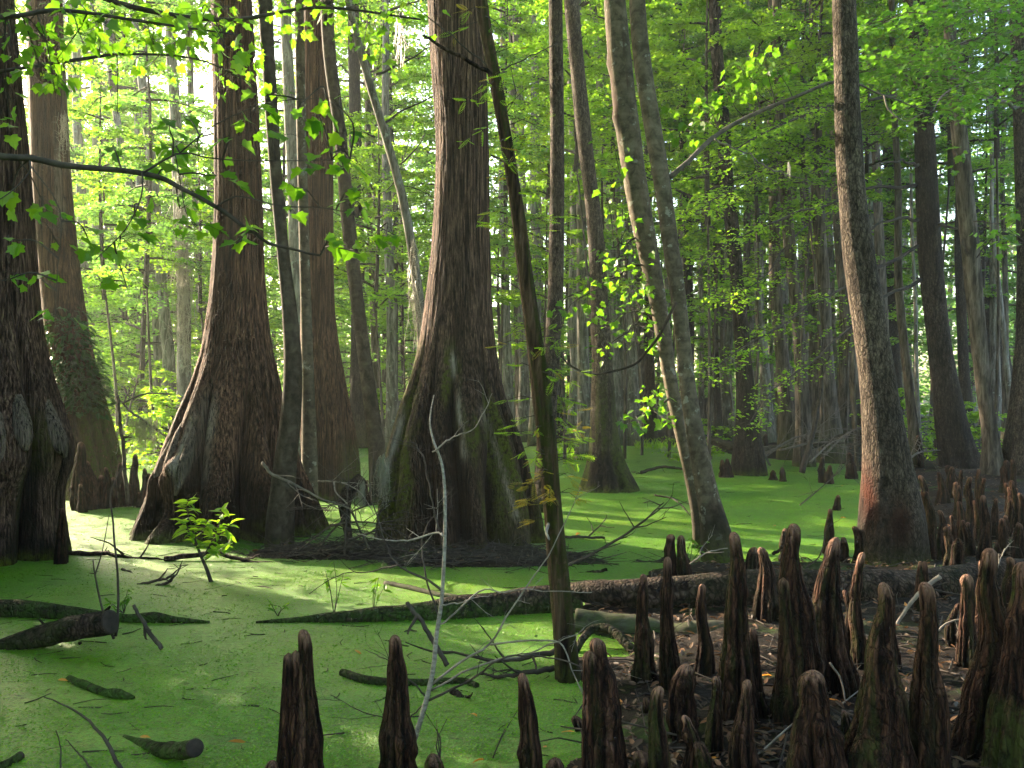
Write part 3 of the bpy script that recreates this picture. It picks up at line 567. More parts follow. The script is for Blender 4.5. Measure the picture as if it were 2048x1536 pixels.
for k, (p, Y, w0, w1, mt) in enumerate(SEEN):
    right = p[0][1] > 1420
    bg_trunk(p, Y, w0, w1, M[mt], seed=k, crown=(('dark%d' if right else 'high%d') % (k % 3)) if k % 2 else None, cz=9.5+(k % 4)*1.3, cs=.9 if Y < 22 else 1.1, moss=.3*(k % 3 == 0))
# trunks that fill the depth
blocked = [(-80, 135), (405, 545), (560, 665), (820, 1000)]
rg = np.random.default_rng(77); cnt = 0
while cnt < 84:
    x = rg.uniform(-60, 2110) if cnt < 46 else rg.uniform(1000, 1720); Y = rg.uniform(27, 52)
    if any(a < x < b for a, b in blocked): continue
    w = rg.uniform(.16, .36)*F/Y; ln = rg.normal(0, 22)
    bg_trunk([(0, x-ln), (400, x-ln*.3+rg.normal(0, 5)), (860, x)], Y, w*.7, w, M[['grey', 'greybrown', 'grey', 'plate_dark'][cnt % 4]], seed=400+cnt,
             crown=(('dark%d' if x > 1450 and cnt % 3 else 'high%d') % (cnt % 3)) if cnt % 2 else None, cz=rg.uniform(9, 15), cs=rg.uniform(1., 1.35), noun=['distant pale trunk', 'distant brown trunk', 'distant grey trunk', 'distant dark trunk'][cnt % 4], ztop=22, group='distant trunks of the swamp wood')
    cnt += 1
# leafy understorey trees: a thin stem and a low crown of leaves
US = []
def understory(x, Y, zc, kind, cs, noun, wst=.035):
    X = (x-CX)/F*Y; z0 = max(float(hb(X, Y)), -.1)
    root = empty('understory_tree', (X, Y, z0), None, 'tree', 'leafy understorey trees'); lean = rg.normal(0, .25)
    w = MB(); P = catmull([(0, 0, -.3), (lean*.2+rg.normal(0, .06), 0, zc*.45), (lean, 0, zc+.4)], 10); w.tube(P, np.linspace(wst*1.3, wst*.6, 10), 7)
    w.build('trunk', M['greybrown'], root, (0, 0, 0)); crown_for(root, zc, lean, 0, kind, cs)
    US.append((root, x, noun)); return root
def fill(n, x0, x1, y0, y1, z0, z1, kinds, s0, s1, noun):
    for k in range(n):
        x = x0+(x1-x0)*(k+rg.uniform(.1, .9))/n; understory(x, rg.uniform(y0, y1), rg.uniform(z0, z1), kinds[k % len(kinds)]+str(int(rg.integers(3))), rg.uniform(s0, s1), noun)
NB, NF, ND = 'bright understorey tree', 'feathery understorey tree', 'dark understorey tree'
fill(12, 40, 1380, 19, 25, 2.6, 5.2, ['underB', 'underA', 'feather'], .7, 1., NB)
fill(16, -80, 1450, 26, 34, 1.6, 5.5, ['underA', 'feather', 'underB'], .9, 1.25, NB)
fill(16, -120, 1500, 35, 46, .8, 6.0, ['feather', 'underA'], 1.1, 1.6, NF)
fill(8, 90, 430, 24, 34, .4, 2.2, ['feather', 'underA'], .9, 1.2, NF)
fill(9, 640, 1420, 31, 45, .3, 1.6, ['feather', 'underA'], 1.1, 1.5, NF)
fill(5, 1270, 1760, 17, 23, 4.8, 7.6, ['underB', 'underB', 'underA'], .75, .95, NB)
fill(4, 985, 1290, 18, 23, 4.4, 7., ['underB'], .75, .95, NB)
fill(5, 1380, 2100, 18, 23, 5.2, 7.2, ['dark', 'underA'], .75, 1., ND)
fill(9, 1400, 2160, 25, 32, 2.2, 6., ['underA', 'dark', 'underB'], 1., 1.3, ND)
fill(11, 1420, 2200, 32, 44, 1., 6.0, ['dark', 'feather'], 1.2, 1.6, ND)
def label_rows(rows):
    from collections import defaultdict
    d = defaultdict(list)
    for root, x, noun in rows:
        i = max(k for k, (lx, _) in enumerate(LANDMARKS) if lx <= x) if x > LANDMARKS[0][0] else 0
        d[(min(i, len(LANDMARKS)-2), noun)].append((x, root))
    for (i, noun), L in d.items():
        L.sort(key=lambda q: q[0]); a, b = LANDMARKS[i][1], LANDMARKS[i+1][1]
        for k, (x, root) in enumerate(L):
            root['label'] = (noun+' between '+a+' and '+b) if len(L) == 1 else ('%s of the %ss between %s and %s' % (ORD[k+1] if k else 'leftmost', noun, a, b))
label_rows(BG); label_rows(US)
# the far edge of the wood reads as one mass; the wood round the camera, off the picture, goes on with leaf masses added for shade
def mass(name, spots, kinds, lmat, every=1, trunk=True, tr=(.12, .25), ht=17):
    Vs = []; Fs = []; w = MB(); b = 0
    rgm = np.random.default_rng(5)
    for X, Y, zc, sc_, ls, nl in spots:
        if trunk: w.tube(np.array([(X, Y, -.4), (X+rgm.normal(0, .2), Y, ht*.5), (X+rgm.normal(0, .6), Y, ht)]), np.array((1.5, 1., .6))*rgm.uniform(*tr), 7, caps=False)
        n = nl; cl = rgm.normal(0, 1, (max(4, n//35), 3))*np.array((1.3, 1.3, 1.6))*sc_; c = cl[rgm.integers(0, len(cl), n)]+rgm.normal(0, 1, (n, 3))*np.array((.5, .5, .22))*sc_
        c[:, 2] = np.abs(c[:, 2]+zc-.2)+.2; c[:, 0] += X; c[:, 1] += Y
        if Y < 40: c = c[(c[:, 1] < .4) | (abs(c[:, 0]) > .66*c[:, 1]+.7) | (c[:, 2] > .5*c[:, 1]+2.2)]
        if not len(c): continue
        lv, lf = leaf_arrays(c, ls, tilt=.6, rg=rgm); Vs.append(lv); Fs.append(lf+b); b += len(lv)
    lv = np.concatenate(Vs); lf = np.concatenate(Fs)
    V, F4, F3 = w.arrays() if trunk else (np.zeros((0, 3)), np.zeros((0, 4), int), np.zeros((0, 3), int))
    me = np_mesh(name, np.vstack([V, lv]), [F4, lf+len(V)], [lmat, M['greybrown']], mi=np.concatenate([np.ones(len(F4)), np.zeros(len(lf))]))
    return tag(link(name, me), kind='stuff')
sp = []
for k in range(230):
    Y = rg.uniform(54, 76); x = rg.uniform(-250, 2300); sp.append(((x-CX)/F*Y, Y, rg.choice([1., 1.6, 2.6, 3.6, 5., 7., 10., 14., 18.]), rg.uniform(1.7, 2.4), .42, 620))
tag(mass('far_wood', sp, None, M['leafC'], tr=(.1, .2)), 'hazy far edge of the swamp wood behind all the trunks', 'wood')
sp = [(x_, y_, z_, s_, .16, 3000) for x_, y_, z_, s_ in ((-9, 8.2, 3., 1.5), (-11, 9.8, 4.6, 1.6), (-12.5, 7.6, 3.4, 1.6), (-14.5, 10.8, 6., 1.8), (-9.5, 6.2, 2.2, 1.0), (-16, 8.6, 6.5, 1.8), (-8.2, 4.2, 2.4, 1.0), (-7.2, 6.9, 2.2, .9), (-12, 5.2, 3.6, 1.5), (-15, 6.6, 4.8, 1.6), (-18, 11, 7., 1.8), (-6, 5.6, 1.0, .7), (-6.8, 7.4, 1.4, .8), (-7.8, 9.0, 2.6, 1.2), (-5.3, 4.3, .9, .65), (-8.8, 7., 1.8, 1.2), (-6.9, 9.2, 2.2, 1.1), (-8.7, 11, 3., 1.3), (-10.5, 12.5, 3.6, 1.5), (-7.6, 10.3, 2.6, 1.1), (-12.2, 14, 4.4, 1.5), (-4.9, 5.6, .8, .6), (-5.8, 7.2, 1.1, .7))]  # leaf masses added out of view to block sun from the near water
for k in range(60):      # left, right and behind: out of the picture, they shade it
    az = math.radians(rg.uniform(-160, -74) if k % 3 == 0 else rg.uniform(48, 200)); D = rg.uniform(9, 34)
    sp.append((math.sin(az)*D, math.cos(az)*D, rg.choice([3.5, 6., 9., 12.]), rg.uniform(1.3, 2.0), .24, 1400))
tag(mass('surrounding_shade_wood', sp, None, M['leafA'], tr=(.12, .3)), 'unseen swamp wood round the view, with crowns added left for shade', 'wood')

sp = []
for k in range(26):      # trunkless leaf masses added above the view to shade the foreground
    sp.append((rg.uniform(-9, 9), rg.uniform(-9, 9), rg.uniform(11, 14.5), 1.6, .17, 2000))
tag(mass('added_shade_canopy', sp, None, M['leafD'], trunk=False), 'unseen leaf canopy added overhead to shade the foreground', 'canopy')
# ---------- foliage close enough to show its leaves
def pts_at(L, Y0, Y1=None):
    n = len(L); Y1 = Y0 if Y1 is None else Y1
    return np.array([at(p[0], p[1], Y0+(Y1-Y0)*i/max(n-1, 1)) for i, p in enumerate(L)])
def limb_obj(name, P, r0, r1, mat, parent, og, seg=8, n=24, sub=(), wob=.0):
    w = MB(); Q = catmull(P, n)
    if wob: Q = Q+np.stack([vn(np.arange(n)*.5, 0, k, 3) for k in range(3)], -1)*wob
    w.tube(Q, np.linspace(r0, r1, n), seg, rough=.12)
    for p, a, b in sub: w.tube(catmull(p, 10), np.linspace(a, b, 10), 5, rough=.1)
    return w.build(name, mat, parent, og), Q
def foliage(w, P, size, lmat, parent, og, **k):
    """leaves and the twigs they sit on: one part"""
    lv, lf = leaf_arrays(P, size, **k)
    V, F4, F3 = w.arrays() if w.n else (np.zeros((0, 3)), np.zeros((0, 4), int), np.zeros((0, 3), int)); b = len(V)
    me = np_mesh('foliage', np.vstack([V, lv])-np.asarray(og, float), [F4, np.concatenate([F3, lf+b])], [lmat, M['twig']], mi=np.concatenate([np.ones(len(F4)+len(F3)), np.zeros(len(lf))]))
    return link('foliage', me, parent)
def leaf_clusters(clusters, hang, size, lmat, parent, og, rg, Yj=.25, tpl=MAPLE, twig_r=.004, petiole=.05, tilt=.5, droop=.45, flat=.5, wood='twig'):
    """clusters (px, py, rx, ry, n, Y); hang = world points twigs may start from. -> twigs and leaves as two meshes"""
    w = MB(); P = []; D = []
    for px, py, rx, ry, n, Y in clusters:
        n = int(n*1.35+.5)
        c = at(px, py, Y+rg.uniform(-Yj, Yj)); h = hang[np.argmin(np.linalg.norm(hang-c, axis=1)+rg.uniform(0, .15, len(hang)))]
        L = np.linalg.norm(c-h)
        mid = (h+c)/2+rg.normal(0, .06, 3)*L+np.array((0, 0, .12*L)); tail = c+(c-h)/max(L, .05)*rx/F*Y*.8
        T = catmull([h, mid, c, tail], 12); w.tube(T, np.linspace(twig_r*1.3, twig_r*.45, 12), 4, caps=False)
        sx, sz = rx/F*Y, ry/F*Y
        for k in range(n):
            p = c+np.array((rg.normal(0, sx*.62), rg.normal(0, sx*.62+.03), rg.normal(0, sz*.62)))
            b = T[int(rg.integers(5, 12))]; d = p-b; l = np.linalg.norm(d)+1e-6
            if l > .02: w.tube(np.array([b, b+d*.5+(0, 0, .015), p]), (twig_r*.4, twig_r*.33, twig_r*.25), 3, caps=False)
            P.append(p); D.append(np.array((d[0], d[1], d[2]*.5-.25*l))/l)
    return foliage(w, P, size, lmat, parent, og, tpl=tpl, tilt=tilt, dirs=D, rg=rg, droop=droop)
def spray(limbs, lmat, parent, og, rg, side=(.5, 1.1), step=.16, per=9, size=.09, tpl=DIAMOND, start=.25, flat=.05, droop=.12, tilt=.4, sub=3):
    """layered flat sprays along limbs (world polylines): side twigs left and right, leaves along them"""
    w = MB(); P = []
    for Q in limbs:
        seg = np.linalg.norm(np.diff(Q, axis=0), axis=1); L = seg.sum(); s = np.concatenate([[0], np.cumsum(seg)])
        k = 0; d = start*L
        while d < L:
            b = np.array([np.interp(d, s, Q[:, i]) for i in range(3)]); i = min(np.searchsorted(s, d), len(Q)-1); t = Q[i]-Q[i-1]; t /= np.linalg.norm(t)+1e-9
            n = np.cross(t, (0, 0, 1.)); n /= np.linalg.norm(n)+1e-9; sg = 1 if k % 2 else -1
            ln = rg.uniform(*side)*(1-.5*(d/L)**2); v = (sg*n+t*rg.uniform(.3, .9)+np.array((0, 0, rg.normal(-.05, .16)))); v /= np.linalg.norm(v)
            e = b+v*ln-np.array((0, 0, droop*ln)); m = b+v*ln*.5+np.array((0, 0, .03)); T = catmull([b, m, e], 7); w.tube(T, np.linspace(.007, .002, 7), 3, caps=False)
            for q in range(sub):
                f = T[2+int(q*4/sub)]; v2 = v+rg.normal(0, .6, 3)*np.array((1, 1, .25)); v2 /= np.linalg.norm(v2); e2 = f+v2*ln*rg.uniform(.25, .5); w.tube(np.array([f, e2]), (.003, .0015), 3, caps=False)
                m_ = max(2, int(per/sub)); P.append(f+(e2-f)*rg.uniform(.1, 1.1, m_)[:, None]+rg.normal(0, 1, (m_, 3))*np.array((.05, .05, flat*.6)))
            P.append(b+(e-b)*rg.uniform(.2, 1.05, per)[:, None]+rg.normal(0, 1, (per, 3))*np.array((.06, .06, flat)))
            d += step*rg.uniform(.7, 1.3); k += 1
    return foliage(w, np.concatenate(P), size, lmat, parent, og, tpl=tpl, tilt=tilt, rg=rg)

# the maple that stands just left of the view and reaches into it
rg = np.random.default_rng(101)
mp = empty('maple_tree', (-3.7, 4.7, 0), 'overhanging maple branch with large bright leaves reaching in from the left edge', 'tree'); og = np.array(mp.location)
limb_obj('trunk', np.array([(-3.7, 4.7, -.3), (-3.72, 4.7, 1.6), (-3.62, 4.65, 3.4), (-3.7, 4.7, 7.5)]), .13, .07, M['smooth_brown'], mp, og, 16)
L1 = np.vstack([[(-3.66, 4.68, 2.75)], pts_at([(-60, 300), (0, 310), (140, 331), (285, 347), (370, 378), (470, 440), (540, 487), (640, 512)], 4.25, 4.5)])
s1 = [(pts_at([(285, 347), (360, 306), (430, 318), (560, 322), (700, 318)], 4.3, 4.5), .006, .002), (pts_at([(285, 347), (282, 395), (250, 460), (190, 520)], 4.3, 4.2), .005, .002),
      (pts_at([(430, 415), (478, 392), (560, 412), (680, 420), (790, 470)], 4.4, 4.6), .005, .002), (pts_at([(60, 322), (58, 345), (20, 385), (-30, 415)], 4.25, 4.1), .005, .002),
      (pts_at([(350, 305), (360, 360), (372, 425), (392, 455)], 4.3, 4.3), .0035, .0015), (pts_at([(360, 306), (430, 250), (540, 205), (680, 195)], 4.35, 4.6), .004, .0015),
      (pts_at([(60, 330), (120, 420), (115, 540), (110, 640)], 4.25, 4.2), .004, .0015)]
_, Q1 = limb_obj('limb', L1, .021, .006, M['twig'], mp, og, 8, 40, s1, .012)
hang = np.vstack([Q1]+[catmull(p, 16) for p, _, _ in s1])
L2 = np.vstack([[(-3.66, 4.66, 3.9)], pts_at([(-40, 30), (120, 20), (300, 45), (480, 70)], 5.2, 5.8)]); _, Q2 = limb_obj('limb', L2, .02, .005, M['twig'], mp, og, 7, 20)
cl = [(20, 400, 25, 20, 4), (90, 415, 35, 20, 5), (30, 480, 30, 15, 4), (105, 468, 35, 15, 3), (15, 560, 25, 12, 3), (85, 560, 25, 15, 3), (185, 500, 30, 12, 4), (240, 480, 40, 20, 6), (270, 430, 25, 20, 4), (250, 562, 30, 10, 3),
      (120, 635, 25, 12, 4), (230, 300, 22, 10, 3), (340, 262, 30, 18, 4), (372, 238, 20, 15, 3), (340, 292, 30, 12, 4), (398, 300, 35, 12, 4), (335, 335, 20, 10, 3), (415, 350, 25, 10, 3), (355, 400, 40, 15, 5), (392, 450, 40, 15, 6),
      (470, 370, 20, 10, 3), (505, 462, 20, 10, 4), (478, 484, 15, 10, 3), (455, 282, 18, 10, 3), (500, 252, 20, 15, 3), (545, 190, 22, 18, 4), (520, 216, 20, 12, 3), (560, 272, 20, 12, 3), (605, 205, 12, 12, 2), (672, 206, 18, 12, 2),
      (640, 235, 30, 12, 4), (692, 262, 15, 10, 2), (620, 332, 20, 14, 3), (665, 306, 15, 10, 2), (592, 376, 20, 12, 3), (580, 422, 15, 10, 2), (690, 342, 20, 8, 3), (702, 410, 20, 10, 3), (722, 380, 25, 10, 3), (772, 470, 18, 8, 3), (700, 500, 25, 10, 4), (660, 482, 15, 8, 2)]
leaf_clusters([c+(4.35,) for c in cl], hang, .078, M['maple'], mp, og, rg)
cl = [(20, 80, 26, 36, 8), (18, 190, 25, 30, 6), (20, 250, 20, 20, 4), (90, 78, 40, 24, 14), (82, 140, 38, 28, 16), (108, 172, 22, 14, 6), (200, 40, 60, 22, 10), (300, 70, 50, 26, 10), (400, 30, 40, 30, 8), (150, 10, 60, 20, 12), (450, 90, 30, 34, 8), (60, 40, 40, 30, 10), (120, 110, 34, 24, 8), (160, 70, 40, 26, 8), (250, 30, 50, 22, 10), (380, 60, 40, 26, 8), (20, 20, 30, 24, 7)]
leaf_clusters([c+(5.5,) for c in cl], Q2, .08, M['maple'], mp, og, rg)
# the high maple leaves across the top, on a second stem farther left
mq = empty('maple_tree', (-5.2, 8.4, 0), 'maple with loose bright leaf sprays along the upper left of the view', 'tree'); og = np.array(mq.location)
limb_obj('trunk', np.array([(-5.2, 8.4, -.3), (-5.25, 8.4, 2.5), (-5.1, 8.35, 5.5), (-5.1, 8.3, 9)]), .12, .06, M['smooth_brown'], mq, og, 16)
La = np.vstack([[(-5.1, 8.35, 5.4)], pts_at([(60, -60), (250, 10), (450, 40), (640, 15), (850, 40)], 7.6, 8.0)]); _, Qa = limb_obj('limb', La, .035, .008, M['twig'], mq, og, 8, 30)
Lb = np.vstack([[(-5.12, 8.35, 4.6)], pts_at([(150, 120), (260, 108), (400, 120), (520, 175)], 7.8, 8.1)]); _, Qb = limb_obj('limb', Lb, .02, .004, M['twig'], mq, og, 7, 24)
cl = [(230, 40, 60, 30, 16), (330, 40, 60, 30, 18), (300, 130, 40, 22, 8), (385, 95, 34, 32, 12), (450, 60, 44, 40, 20), (462, 150, 30, 24, 9), (560, 20, 40, 26, 10), (640, 10, 50, 20, 12), (700, 40, 40, 24, 10), (730, 70, 40, 26, 8), (800, 30, 44, 26, 14), (200, 90, 40, 25, 8), (520, 90, 24, 30, 6), (150, 60, 40, 30, 10), (235, 205, 30, 20, 6), (420, 190, 25, 18, 5), (250, 90, 60, 30, 16), (350, 90, 50, 30, 14), (180, 20, 60, 26, 14), (440, 20, 50, 30, 16), (500, 130, 26, 26, 6), (600, 60, 34, 26, 8), (760, 110, 40, 30, 10), (690, 15, 60, 20, 12), (300, 10, 60, 20, 14)]
leaf_clusters([c+(7.9,) for c in cl], np.vstack([Qa, Qb]), .085, M['maple'], mq, og, rg)

# branches of the pale trunks and of the trees on the right, parts of those trees
def tree_limbs(key, limbs, r0, r1, mat, wob=.03):
    t = TREES[key]; out = []
    for L, Y1 in limbs:
        P = pts_at(L, t['Y'], Y1); o, Q = limb_obj('branch', P, r0, r1, M[mat], t['root'], t['og'], 7, 26, (), wob); out.append(Q)
    return out
t = TREES['t8']; Q = tree_limbs('t8', [([(1342, 356), (1425, 278), (1530, 215), (1660, 168), (1705, 164), (1765, 190), (1850, 218)], 9.6)], .027, .006, 'branchgrey')[0]
cl = [(1530, 120, 34, 26, 16), (1500, 160, 34, 22, 16), (1560, 150, 26, 20, 10), (1460, 190, 34, 20, 16), (1430, 215, 26, 18, 10), (1520, 190, 26, 14, 10), (1400, 240, 30, 18, 12), (1480, 135, 30, 16, 8), (1380, 275, 24, 20, 10), (1365, 215, 26, 16, 8)]
leaf_clusters([c+(9.0,) for c in cl], Q[4:20], .085, M['maple'], t['root'], t['og'], rg)
Q = tree_limbs('t8', [([(1430, 278), (1500, 310), (1512, 335)], 8.6), ([(1510, 318), (1560, 345), (1630, 365)], 8.8)], .009, .003, 'twig_pale', .02)
t = TREES['t8a']; Q = tree_limbs('t8a', [([(1305, 520), (1240, 545), (1170, 590), (1130, 620)], 9.0), ([(1318, 600), (1260, 655), (1205, 705)], 9.0), ([(1290, 470), (1235, 490), (1185, 505)], 9.1), ([(1355, 790), (1310, 815), (1255, 845)], 9.1), ([(1330, 640), (1280, 620), (1225, 640)], 9.1)], .012, .003, 'twig', .03)
cl = [(1150, 600, 30, 16, 10), (1125, 625, 22, 14, 8), (1190, 560, 34, 18, 12), (1240, 540, 36, 22, 16), (1215, 505, 30, 18, 10), (1265, 500, 30, 18, 12), (1285, 560, 28, 22, 12), (1270, 620, 34, 22, 16), (1225, 650, 30, 20, 12), (1205, 705, 20, 18, 8), (1260, 680, 28, 18, 10), (1180, 625, 26, 16, 8), (1300, 660, 22, 20, 8), (1265, 585, 30, 16, 10),
      (1255, 845, 24, 12, 8), (1290, 815, 30, 16, 12), (1310, 785, 24, 14, 10), (1330, 840, 22, 14, 8), (1285, 860, 22, 10, 5), (1250, 440, 26, 22, 8), (1230, 300, 24, 30, 6), (1215, 400, 20, 20, 5)]
leaf_clusters([c+(9.1,) for c in cl], np.vstack(Q), .078, M['maple'], t['root'], t['og'], rg)
t = TREES['t12']; Q = tree_limbs('t12', [([(1838, 492), (1750, 540), (1650, 592), (1560, 650), (1470, 708), (1400, 765)], 13.5), ([(1836, 372), (1740, 376), (1640, 412), (1540, 445), (1440, 500), (1380, 560)], 14), ([(1832, 182), (1760, 196), (1680, 208), (1580, 240), (1480, 295), (1400, 352)], 14.5),
    ([(1840, 440), (1790, 436), (1720, 470), (1690, 520)], 15.5), ([(1845, 560), (1760, 600), (1660, 690), (1560, 770), (1490, 850)], 14), ([(1840, 330), (1800, 322), (1740, 330)], 15.8), ([(1870, 445), (1915, 460), (1935, 510)], 15.8)], .038, .006, 'twig', .05)
spray(Q[:3]+Q[4:5], M['leafB'], t['root'], t['og'], rg, (.4, 1.0), .19, 12, .08, DIAMOND, .34)
t = TREES['t11b']; Q = tree_limbs('t11b', [([(1665, 420), (1590, 470), (1520, 560), (1440, 600)], 13), ([(1662, 250), (1580, 300), (1480, 370), (1390, 420)], 13)], .03, .006, 'twig', .05)
spray(Q, M['leafB'], t['root'], t['og'], rg, (.4, 1.0), .2, 11, .08, DIAMOND, .2)
t = TREES['t14']; Q = tree_limbs('t14', [([(2035, 60), (1920, 85), (1790, 130), (1700, 120)], 11), ([(2040, 215), (1985, 192), (1850, 140), (1720, 138)], 11.5), ([(2040, 20), (1900, 20), (1760, 40)], 10.5), ([(2035, 120), (1930, 160), (1860, 220)], 11)], .04, .006, 'branchgrey', .05)
spray(Q, M['leafD'], t['root'], t['og'], rg, (.6, 1.3), .15, 14, .075, MAPLE, .1)
t = TREES['t13']; Q = tree_limbs('t13', [([(1908, 300), (1925, 318), (1945, 300)], 15), ([(1950, 520), (1990, 470), (2060, 420)], 14), ([(1940, 440), (2000, 450), (2060, 490)], 14)], .012, .003, 'twig', .02)
leaf_clusters([(1918, 310, 22, 8, 5, 15), (1912, 345, 12, 8, 3, 15), (1990, 470, 26, 10, 8, 14.2), (2030, 430, 22, 12, 8, 14), (2020, 490, 22, 10, 6, 14)], np.vstack(Q), .13, M['maple'], t['root'], t['og'], rg)
# branches of the slim leaning tree behind the giant cypress, seen against the bright wood
# feathery twigs on the mossy leaning trunk
t = TREES['t5b']; rg = np.random.default_rng(55); P = []; D = []; w = MB()
yl = list(rg.uniform(10, 470, 26))+list(rg.uniform(640, 960, 34))+list(rg.uniform(930, 1040, 12)); YP = []; YD = []
for y in yl:
    x, r = stem_x('t5b', y); z = zpx(y, t['Y']); az = rg.uniform(PI*.75, PI*2.25); L = rg.uniform(.08, .24)*(1 if y > 500 else 1.5)
    d = np.array((math.cos(az), math.sin(az)*.7, rg.normal(-.1, .2))); b = np.array((x+math.cos(az)*r*.9, t['Y']+math.sin(az)*r*.9, z)); e = b+d*L
    w.tube(np.array([b, (b+e)/2+(0, 0, .02), e]), (.003, .002, .001), 3, caps=False)
    for k in range(int(3+L*16)):
        q = b+(e-b)*rg.uniform(.2, 1); dd = d+rg.normal(0, .5, 3)*np.array((1, 1, .4))
        (YP if (y > 930 or rg.uniform() < .12) else P).append(q); (YD if len(YD) < len(YP) else D).append(dd)
foliage(w, P, .085, M['leafB'], t['root'], t['og'], tpl=FROND, tilt=.35, dirs=D, rg=rg)
leaves_obj('foliage', YP, .09, M['yellow'], t['root'], t['og'], tpl=FROND, tilt=.35, dirs=YD, rg=rg)
tree_limbs('t5b', [([(996, 152), (950, 128), (890, 98), (846, 68)], 4.7)], .014, .007, 'log', .01)
tree_limbs('t5b', [([(1003, 140), (1060, 112), (1150, 72)], 5.2), ([(990, 140), (900, 70), (815, 0)], 4.8), ([(1012, 215), (1030, 190), (1020, 120)], 5)], .005, .002, 'twig', .01)
tree_limbs('t5b', [([(1104, 1040), (1092, 1060), (1098, 1078)], 4.8)], .012, .006, 'twig_pale', .004)
# bare limbs: right of the slim leaning tree and elsewhere
root, zz, cx = BG[6][0], None, None; og = np.array(root.location)
for L, r in (([(752, 150), (800, 128), (858, 95)], .022), ([(768, 248), (810, 218), (866, 194)], .022), ([(800, 330), (830, 300), (848, 270)], .016), ([(760, 390), (800, 340), (855, 130)], .008)):
    limb_obj('branch', pts_at(L, 13.5, 13.8), r, r*.45, M['twig'], root, og, 6, 14, (), .02)
# ---------- cypress knees
KN = 0
def knee(tip, base, label, tw=None, pw=1.5, bow=0., spur=None, moss=.3, tipc=.9, lumps=(), mat='knee', ns=None, name='cypress_knee', group='cypress knees', lean_y=0., rough=.14, zs=None):
    """tip (px, py), base (left px, right px, py)"""
    global KN; KN += 1; seed = 500+KN
    bl, br, by = base; bx = (bl+br)/2
    g = ground_at(bx, by); rb = (br-bl)/2/F*g[1]; Y = g[1]+rb*.5
    zt = H-(tip[1]-HY)/F*Y; X0 = (bx-CX)/F*Y; X1 = (tip[0]-CX)/F*Y; rt = (tw or max(14, (br-bl)*.32))/2/F*Y
    big = (br-bl) > 34; nr = 96 if big else 40; ns = ns or (90 if big else 28)
    z0 = g[2]-.14; hgt = zt-z0; u = 1-(1-np.linspace(0, 1, nr))**1.4; z = z0+hgt*u
    tt = np.clip((z-g[2])/(zt-g[2]), 0, 1)
    r = rt+(rb-rt)*(1-tt)**pw; bow = bow+R.uniform(-.022, .022)*min(1.3, hgt/.7); rt = rt*R.uniform(.76, .98); pw = pw*R.uniform(.72, 1.05); r = rt+(rb-rt)*(1-tt)**pw; r = r*(1+.16*vn(z*8/max(hgt, .3), seed*.37, 0)); r = r*(1-.10*np.exp(-((tt-.86)/.05)**2))
    dd = np.clip(zt-z, 0, None); cap = np.clip(1-dd/(rt*1.5), 0, 1); r = r*np.sqrt(np.clip(1-cap**2.2, 0, 1))+.001
    cx = X0+(X1-X0)*tt**(1.3)+bow*np.sin(PI*tt)+.03*vn(z*5, seed, 1)*tt; cyy = Y+lean_y*tt+.010*vn(z*6, seed, 5)*tt
    n = int(R.choice([5, 6, 7, 8])); dep = (.07+.30*(1-tt)**1.1)*(1-cap)
    tz = zt
    def mask(T, Z, G, X, Yy):
        tp = sst(.11*max(.5, min(1, hgt)), .0, (tz-Z)+.03*vn(T*3, Z*8, 0, seed)); mo = moss*sst(-.05, .35, fbm(np.cos(T)*1.6, np.sin(T)*1.6, Z*3, seed, 3)+.12*np.cos(T-2.6))
        pat = .45*sst(.12, .4, fbm(np.cos(T)*2.5, np.sin(T)*2.5, Z*4, seed+9, 3))*(mat == 'knee')
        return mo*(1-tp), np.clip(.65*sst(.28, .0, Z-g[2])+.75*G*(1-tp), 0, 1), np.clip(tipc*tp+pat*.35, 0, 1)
    lm = [(z0+hgt*a, b, c, d) for a, b, c, d in lumps]+[(z0+hgt*R.uniform(.35, .97), R.uniform(-PI, 0), R.uniform(.02, .045), R.uniform(-.25, .4)) for _ in range(4 if big else 1)]
    og = (X0, Y, g[2])
    o = column(name, z, cx, cyy, r, ns, M[mat], None, og, (n, dep, 1.4), seed, rough, 2.2, .5, mask, lm, fib=.05 if big else .04)
    tag(o, label, 'cypress knee', group)
    if spur:
        for (sx, sy), (sl, sr), stw in spur:
            zt2 = H-(sy-HY)/F*(Y-.3*rb); zz = np.linspace(g[2]-.1, zt2, 50); t2 = np.clip((zz-g[2])/(zt2-g[2]), 0, 1); r1 = stw/2/F*Y; r0 = (sr-sl)/2/F*Y
            rr = r1+(r0-r1)*(1-t2)**1.5; cp = np.clip(1-(zt2-zz)/(r1*1.5), 0, 1); rr = rr*np.sqrt(np.clip(1-cp**2.2, 0, 1))+.001
            x0, x1 = ((sl+sr)/2-CX)/F*Y, (sx-CX)/F*Y
            column('spur', zz, x0+(x1-x0)*t2**1.2, np.full(50, Y-.28*rb), rr, 36, M[mat], o, og, (5, (.04+.18*(1-t2))*(1-cp), 1.4), seed+40, rough, 2.2, .5,
                   lambda T, Z, G, X, Yy: (moss*sst(0, .3, fbm(np.cos(T)*2, np.sin(T)*2, Z*3, seed+2, 3)), np.clip(.6*sst(.25, 0, Z-g[2])+.7*G, 0, 1), tipc*sst(.08, 0, zt2-Z)))
    return o
FR = 'cypress knees standing up in front of the log'
